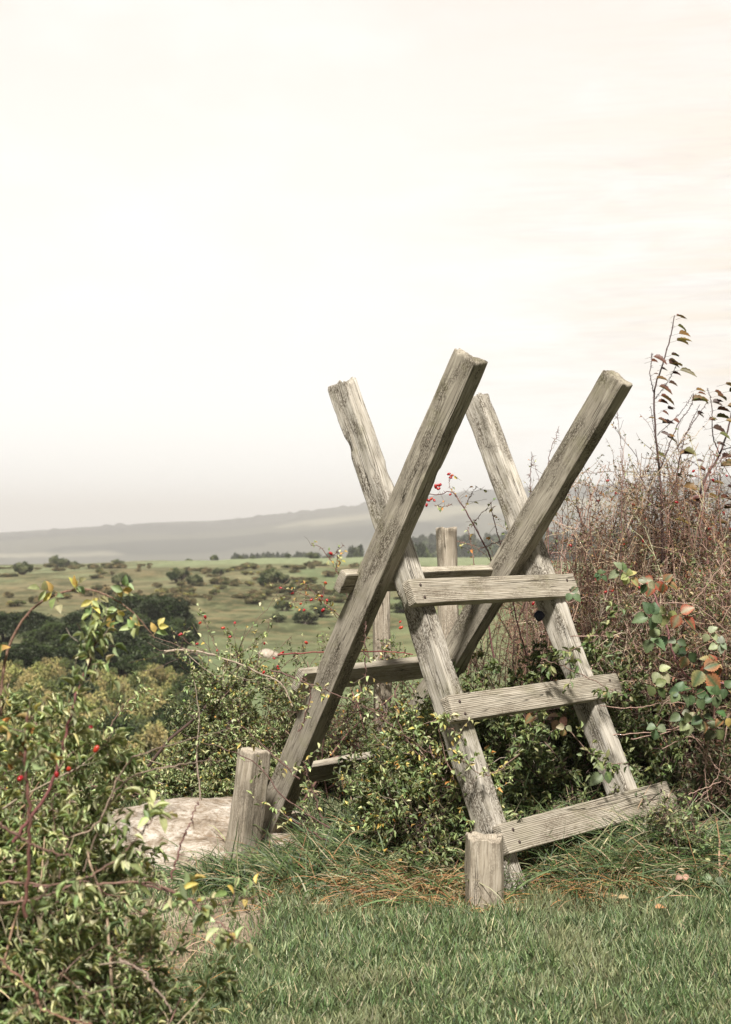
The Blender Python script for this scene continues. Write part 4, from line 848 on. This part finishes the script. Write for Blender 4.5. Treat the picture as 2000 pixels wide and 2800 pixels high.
ls = [(1852, 863, 30), (1864, 868, 26), (1855, 890, 34), (1858, 912, 48), (1852, 931, 42), (1838, 970, 32), (1832, 981, 26), (1832, 994, 46), (1860, 1012, 50), (1840, 1020, 30), (1788, 975, 40), (1782, 987, 32), (1812, 1008, 22), (1790, 1022, 20), (1796, 1034, 34), (1803, 1056, 38), (1830, 1046, 30), (1808, 1082, 42), (1800, 1098, 34), (1828, 1118, 36), (1800, 1145, 26), (1812, 1157, 34), (1843, 1147, 26), (1808, 1183, 34), (1826, 1195, 30), (1775, 1143, 16), (1812, 1125, 20), (1872, 1230, 46), (1860, 1242, 44), (1800, 1242, 30), (1870, 1330, 50), (1885, 1350, 40), (1868, 1366, 48), (1830, 1375, 34), (1895, 1365, 40), (1850, 1300, 30), (1905, 1260, 22), (1910, 1280, 30), (1845, 1420, 40), (1880, 1440, 40), (1900, 1400, 40)]
sapling('sapling', 'slender sapling with brown leaves streaming right, tallest plant above the thicket',
        [([(1822, 2260), (1815, 1800), (1810, 1400), (1795, 1200), (1790, 1080), (1812, 1000), (1835, 920), (1845, 862)], 0.0085), ([(1788, 1072), (1779, 1020), (1783, 990), (1784, 965)], 0.0025), ([(1795, 1210), (1786, 1150), (1780, 1110)], 0.002),
         ([(1800, 1300), (1850, 1170), (1890, 1110), (1897, 1075)], 0.0035), ([(1793, 1090), (1830, 1040), (1850, 1000)], 0.002), ([(1798, 1190), (1860, 1130), (1895, 1080)], 0.002), ([(1850, 1230), (1900, 1150), (1935, 1100)], 0.003), ([(1830, 1420), (1870, 1210), (1915, 1105)], 0.004)], ls, 7.6)
ls2 = [(1905, 1066, 26), (1910, 1075, 32), (1893, 1096, 44), (1920, 1090, 38), (1955, 1070, 36), (1965, 1082, 40), (1950, 1100, 36), (1908, 1131, 26), (1962, 1120, 34), (1940, 1148, 24), (1960, 1140, 50), (1985, 1150, 44), (1950, 1170, 44), (1968, 1185, 48), (1960, 1212, 30), (1975, 1250, 36), (1972, 1275, 44), (1985, 1265, 40), (1925, 1345, 30), (1940, 1360, 38), (1950, 1320, 34), (1970, 1360, 40), (1990, 1330, 30), (1985, 1050, 40), (1995, 1070, 44), (1990, 1110, 44), (2010, 1200, 40), (1900, 1410, 40), (1960, 1430, 40), (1980, 1390, 36)]
sapling('sapling', 'forked sapling with windblown leaves at the right edge of the photo',
        [([(1800, 2260), (1830, 1700), (1870, 1500), (1925, 1320), (1970, 1240), (2000, 1140), (2010, 1060)], 0.011), ([(1970, 1245), (1950, 1190), (1948, 1110), (1935, 1060)], 0.004), ([(1930, 1310), (1905, 1270), (1870, 1255)], 0.002), ([(1975, 1230), (2020, 1210), (2060, 1150)], 0.003), ([(1700, 2200), (1900, 1560), (1990, 1480), (2060, 1400)], 0.006)], ls2, 7.75)
# tall thin wands against the sky
for k, (q, lb) in enumerate((([(1440, 1600), (1452, 1400), (1450, 1310), (1455, 1250)], 'thin bare wand between the two right legs'), ([(1500, 1500), (1500, 1350), (1500, 1260), (1530, 1165)], 'leaning bare twig behind the right crossing leg'), ([(1700, 1700), (1700, 1400), (1702, 1250), (1687, 1115)], 'single upright bare wand just right of the tallest leg top'))):
    pp = Plant(); P = custom(pp, A_(q, 7.5), 0.004, 0.0012, (0.2, 0.12, 0.1), 40, 4, 0.004); thorns(pp, P, 50, 0.02); sprigs(pp, P, 9, 0.12, 14, 0.015, 0.004, YEL + GREENL, None, droop=0.15)
    if k == 1:
        P = custom(pp, A_([(1500, 1420), (1480, 1330), (1452, 1235)], 7.5), 0.002, 0.001, (0.2, 0.12, 0.1), 20, 4, 0.004); thorns(pp, P, 20, 0.02)
    pp.T.append(tube_geo(toward(np.array([at(*q[0], 7.5) * [1, 1, 0] - [0, 0, .1]]), np.array([at(*q[0], 7.5)]), 4, .05), np.full((1, 4), 0.004), 4, np.array([(0.2, 0.12, 0.1)])))
    pp.build('bare_shoot', lb, 'shoot', 'bare shoots against the sky', loc=tuple(at(*q[0], 7.5) * [1, 1, 0]), tname='stem', lname='leaves')

# ------------------------------------------------------------------ trees and scrub in the distance
def crown_mesh(nclump, nleaf, leaf, cols, w=None, h=1.0, flat=0.8, seed=0, trunk=0.35, cr=(0.22, 0.42)):
    """unit tree: radius about 1, crown height 2*flat, built of leaf faces on many clumps"""
    r_ = np.random.default_rng(seed); q = nrm(r_.normal(size=(nclump, 3))); q[:, 2] = np.abs(q[:, 2]) * 1.0 - 0.25
    cc = q * (r_.uniform(0.45, 0.95, (nclump, 1))) * np.array([1, 1, flat]); cr = r_.uniform(*cr, nclump)
    k = r_.integers(0, nclump, nleaf); dd = nrm(r_.normal(size=(nleaf, 3))); rr = r_.uniform(0.55, 1.05, (nleaf, 1))
    pos = cc[k] + dd * rr * cr[k][:, None] * np.array([1, 1, 0.85]); pos[:, 2] += flat * 0.75 + trunk
    d = nrm(r_.normal(size=(nleaf, 3))); up = dd + 0.5 * r_.normal(size=(nleaf, 3)) + np.array([0, 0, 0.4])
    C = np.array(cols)[r_.choice(len(cols), nclump, p=None if w is None else np.array(w) / sum(w))][k] * (r_.uniform(0.55, 1.7, nclump)[k] * r_.uniform(0.8, 1.25, nleaf))[:, None]
    V, F, CC = leaf_geo('small', pos - d * leaf / 2, d, up, leaf * r_.uniform(.6, 1.4, nleaf), leaf * 0.36, C)
    tp = Plant(); nb = 9; b = np.zeros((nb, 3)); b[:, :2] = r_.normal(size=(nb, 2)) * 0.05; tip = cc[:nb].copy(); tip[:, 2] += flat * 0.75 + trunk
    P = toward(b - [0, 0, .1], tip, 6, .12); tp.tubes(P, 0.07, 0.02, np.tile((0.09, 0.07, 0.055), (nb, 1)), 5); tv = Plant._join(tp.T)
    return (V, F, CC), tv
TREE_PROTO = {}
def tree(kind, x, y, r, h, label, cat, group, name, squash=1.0, crownargs=None, sink=0.0):
    if kind not in TREE_PROTO:
        (V, F, C), (tv, tf, tcv) = crown_mesh(**crownargs)
        e = empty(name); a = mesh_obj('crown', V, F, M_far, e, C, smooth=False); b = mesh_obj('trunk', tv, tf, M_bark, e, tcv); TREE_PROTO[kind] = (e, a.data, b.data)
    else:
        e = empty(name)
        for nm, me in (('crown', TREE_PROTO[kind][1]), ('trunk', TREE_PROTO[kind][2])):
            o = bpy.data.objects.new(nm, me); COL.objects.link(o); o.parent = e
    gz = float(ground_z(np.array([x]), np.array([y]))[0]); e.location = (x, y, gz - sink); e.rotation_euler = (0, 0, random.uniform(0, 6.28)); e.scale = (r, r * random.uniform(.85, 1.15), h / 1.9)
    tag(e, label, cat, group); return e
TD = [(0.014, 0.024, 0.008), (0.024, 0.037, 0.012), (0.042, 0.060, 0.020), (0.010, 0.017, 0.006)]
TM = [(0.055, 0.075, 0.028), (0.08, 0.095, 0.035), (0.035, 0.055, 0.02)]
TY = [(0.27, 0.25, 0.10), (0.18, 0.185, 0.065), (0.32, 0.26, 0.12), (0.10, 0.12, 0.04)]
TB = [(0.16, 0.12, 0.065), (0.13, 0.115, 0.055), (0.21, 0.165, 0.09), (0.10, 0.105, 0.05)]
KA = {'dark': dict(nclump=110, nleaf=11000, leaf=0.085, cr=(.13, .26), cols=TD, seed=1, flat=0.8), 'dark_b': dict(nclump=90, nleaf=10000, leaf=0.09, cr=(.14, .28), cols=TD + TM[:1], seed=2, flat=0.7),
      'yellow': dict(nclump=80, nleaf=10000, leaf=0.065, cr=(.13, .26), cols=TY, seed=3, flat=0.8), 'mid': dict(nclump=80, nleaf=10000, leaf=0.065, cr=(.13, .26), cols=TM + TD[:1], seed=4, flat=0.75),
      'bush': dict(nclump=26, nleaf=2200, leaf=0.13, cr=(.14, .34), cols=TM + [(0.13, 0.14, 0.07)], seed=5, flat=0.7, trunk=0.0), 'bush_b': dict(nclump=16, nleaf=1300, leaf=0.18, cols=TB, seed=6, flat=0.6, trunk=0.0),
      'bush_c': dict(nclump=14, nleaf=1300, leaf=0.18, cols=TY + TB, seed=9, flat=0.6, trunk=0.0),
      'far': dict(nclump=26, nleaf=2200, leaf=0.2, cols=TM + TD, seed=8, flat=0.75, trunk=0.3)}
def from_px(px, top_py, D): p = at(px, top_py, D); return p[0], D, p[2]
GW = 'dark broadleaved trees in the valley'
def put(kind, px, top, D, r, label, cat, grp, name, fixed_h=None):
    x, y, ztop = from_px(px, top, D); gz = float(ground_z(np.array([x]), np.array([y]))[0]); h = (ztop - gz) if fixed_h is None else fixed_h
    return tree(kind, x, y, r, max(h, 0.4), label, cat, grp, name, crownargs=KA[kind])
ORD_ = ['first', 'second', 'third', 'fourth', 'fifth', 'sixth', 'seventh', 'eighth', 'ninth', 'tenth', 'eleventh', 'twelfth', 'thirteenth', 'fourteenth', 'fifteenth', 'sixteenth', 'seventeenth', 'eighteenth', 'nineteenth', 'twentieth']
def name_rows(items, rows, what):
    """items: (object, px); give each its own label, counted from the left inside each of the rows (test, phrase)"""
    for test, phrase in rows:
        q = sorted([it for it in items if test(it[0].location.y)], key=lambda it: it[1])
        for n_, it in enumerate(q): it[0]['label'] = what + ', ' + ORD_[n_] + ' from the left ' + phrase if n_ < 20 else what + ' ' + phrase
def name_bands(items, what, size=18):
    q = sorted(items, key=lambda it: it[0].location.y)
    for b_ in range(0, len(q), size):
        for n_, it in enumerate(sorted(q[b_:b_ + size], key=lambda it: it[1])): it[0]['label'] = '%s, %s from the left in the %s band up' % (what, ORD_[n_], ORD_[b_ // size])
its = []
for k, (px, top, D, r) in enumerate(((375, 1588, 92, 2.6), (440, 1606, 90, 2.2), (300, 1612, 88, 2.4), (235, 1645, 84, 2.3), (160, 1662, 80, 2.5), (80, 1650, 84, 2.4), (10, 1645, 86, 2.4), (-50, 1640, 84, 2.2), (488, 1655, 84, 1.6), (420, 1672, 78, 2.1), (330, 1690, 74, 2.2), (240, 1705, 72, 2.1),
                                     (130, 1720, 70, 2.3), (40, 1735, 68, 2.2), (-50, 1720, 70, 2.2), (400, 1730, 70, 1.9), (480, 1740, 68, 1.5))):
    its.append((put('dark' if k % 2 else 'dark_b', px, top, D, r, '', 'tree', GW, 'valley_tree'), px))
name_rows(its, ((lambda D: D > 81, 'in the back row'), (lambda D: D <= 81, 'in the front row')), 'dark tree of the valley clump')
its = []
for k, (px, top, D, r) in enumerate(((110, 1810, 52, 1.6), (200, 1790, 54, 1.4), (280, 1840, 50, 1.5), (370, 1790, 54, 1.2), (430, 1830, 50, 1.4), (500, 1840, 48, 1.4), (20, 1830, 50, 1.6), (340, 1890, 44, 1.4), (210, 1900, 42, 1.5), (90, 1920, 42, 1.5), (450, 1910, 42, 1.3), (560, 1820, 50, 1.3), (620, 1860, 46, 1.4), (300, 1790, 58, 1.3), (540, 1790, 56, 1.4), (150, 1760, 60, 1.4), (40, 1770, 60, 1.4), (430, 1780, 60, 1.3))):
    kd = 'mid' if k in (1, 5, 7, 11, 14) else 'yellow'
    its.append((put(kd, px, top, D, r, '', 'shrub', {'yellow': 'yellowing shrubs in the valley', 'mid': 'green shrubs in the valley'}[kd], 'valley_shrub'), px, kd))
name_rows([i_ for i_ in its if i_[2] == 'yellow'], ((lambda D: True, 'below the dark trees'),), 'yellow-green valley shrub')
name_rows([i_ for i_ in its if i_[2] == 'mid'], ((lambda D: True, 'below the dark trees'),), 'dull green valley shrub')
its = []
for k, (px, D, r, h) in enumerate(((490, 150, 1.7, 2.3), (530, 143, 1.2, 1.6), (755, 140, 2.0, 2.8), (800, 128, 1.1, 1.4), (840, 104, 1.2, 1.6), (875, 108, 1.3, 1.6), (780, 112, 1.0, 1.3), (760, 104, 0.8, 1.0), (585, 215, 1.0, 1.5), (850, 215, 1.2, 1.4), (862, 220, 1.0, 1.8), (518, 225, 0.9, 1.1), (320, 232, 1.6, 1.4), (60, 170, 1.8, 2.2), (690, 225, 0.7, 1.1), (660, 230, 0.7, 1.0), (790, 232, 0.7, 1.1), (960, 140, 1.3, 1.7), (930, 120, 1.1, 1.4), (600, 160, 1.0, 1.3), (1160, 130, 1.3, 1.5), (1275, 100, 1.2, 1.4), (1100, 110, 1.2, 1.4), (330, 150, 1.5, 2.1), (1500, 140, 1.5, 1.5), (1850, 150, 1.5, 1.8))):
    x = (px - 1000) / FPX * D; its.append((tree('bush', x, D, r * .8, h * 1.1, '', 'bush', 'dark scrub bushes on the slope', 'scrub_bush', crownargs=KA['bush']), px))
name_rows(its, ((lambda D: D > 200, 'near the plateau edge'), (lambda D: 145 < D <= 200, 'high on the slope'), (lambda D: D <= 145, 'low on the slope')), 'small dark scrub bush')
its = []
k = 0
while len(its) < 210:
    k += 1; px = rs.uniform(-60, 1000) if k % 6 else rs.uniform(1000, 1900); D = rs.uniform(100, 232) if px < 430 else rs.uniform(104, 172)
    x = (px - 1000) / FPX * D
    if float(n2(np.array([x]), np.array([D * 0.55]), 0.085, 2, 88)[0]) < 0.12: continue
    its.append((tree('bush_b' if k % 3 else 'bush_c', x, D, rs.uniform(.3, 1.05), rs.uniform(.4, 1.2), '', 'bush', 'russet scrub on the slope', 'russet_scrub', crownargs=KA['bush_b'] if k % 3 else KA['bush_c']), px))
name_bands(its, 'low russet scrub')
for k, (px, top, D, r, lb) in enumerate(((152, 1508, 225, 1.3, 'tallest little tree on the skyline at the left end of the plateau'), (178, 1516, 225, 1.1, 'middle little tree on the left skyline'), (200, 1522, 228, 1.2, 'low rightmost little tree on the left skyline'))):
    put('bush', px, top, D, r, lb, 'tree', 'little trees on the left skyline', 'skyline_tree', fixed_h=(3.4, 2.8, 1.9)[k])
its = []
for k, (px, top, D, r) in enumerate([(640 + 17 * i + rs.uniform(-8, 8), 1492 + rs.uniform(-6, 8), 480 + rs.uniform(-20, 20), rs.uniform(1.8, 3)) for i in range(16)]):
    its.append((put('far', px, top, D, r, '', 'tree', 'hedgerow trees beyond the plateau', 'hedgerow_tree'), px))
name_rows(its, ((lambda D: True, 'of the hedgerow'),), 'grey-green tree beyond the plateau')
for k, (px, top, D, r, lb) in enumerate(((975, 1465, 330, 2.1, 'round tree beyond the meadow seen left of the crossed left frame'), (1150, 1462, 310, 2.7, 'dark round oak beyond the meadow just left of the round fence post'), (1128, 1478, 320, 1.6, 'smaller tree at the left shoulder of the dark round oak'))):
    put('far', px, top, D, r, lb, 'tree', None, 'meadow_tree')
its = []
for k in range(80):
    px = 1040 + rs.uniform(0, 1000); D = rs.uniform(520, 760); top = 1452 - (px - 1040) * 0.035 + rs.uniform(-14, 24)
    its.append((put('far', px, top, D, rs.uniform(3.5, 6.0), '', 'tree', 'misty wood behind the meadow', 'woodland_tree'), px))
name_bands(its, 'misty grey woodland tree')

# ------------------------------------------------------------------ air
def haze():
    x0, x1, y0, y1, z0, z1 = -9500, 9500, -9500, 9500, -640, 112
    V = np.array([(x, y, z_) for x in (x0, x1) for y in (y0, y1) for z_ in (z0, z1)], float)
    F = np.array([(0, 1, 3, 2), (4, 6, 7, 5), (0, 4, 5, 1), (2, 3, 7, 6), (0, 2, 6, 4), (1, 5, 7, 3)])
    m, t, out = newmat('haze'); pv = N(t, 'ShaderNodeVolumePrincipled')
    pv.inputs['Color'].default_value = (1.0, 0.985, 0.955, 1); pv.inputs['Density'].default_value = 0.00038; pv.inputs['Anisotropy'].default_value = 0.0
    t.links.new(pv.outputs[0], out.inputs['Volume'])
    o = mesh_obj('haze', V, F, m, smooth=False); o['kind'] = 'stuff'
haze()
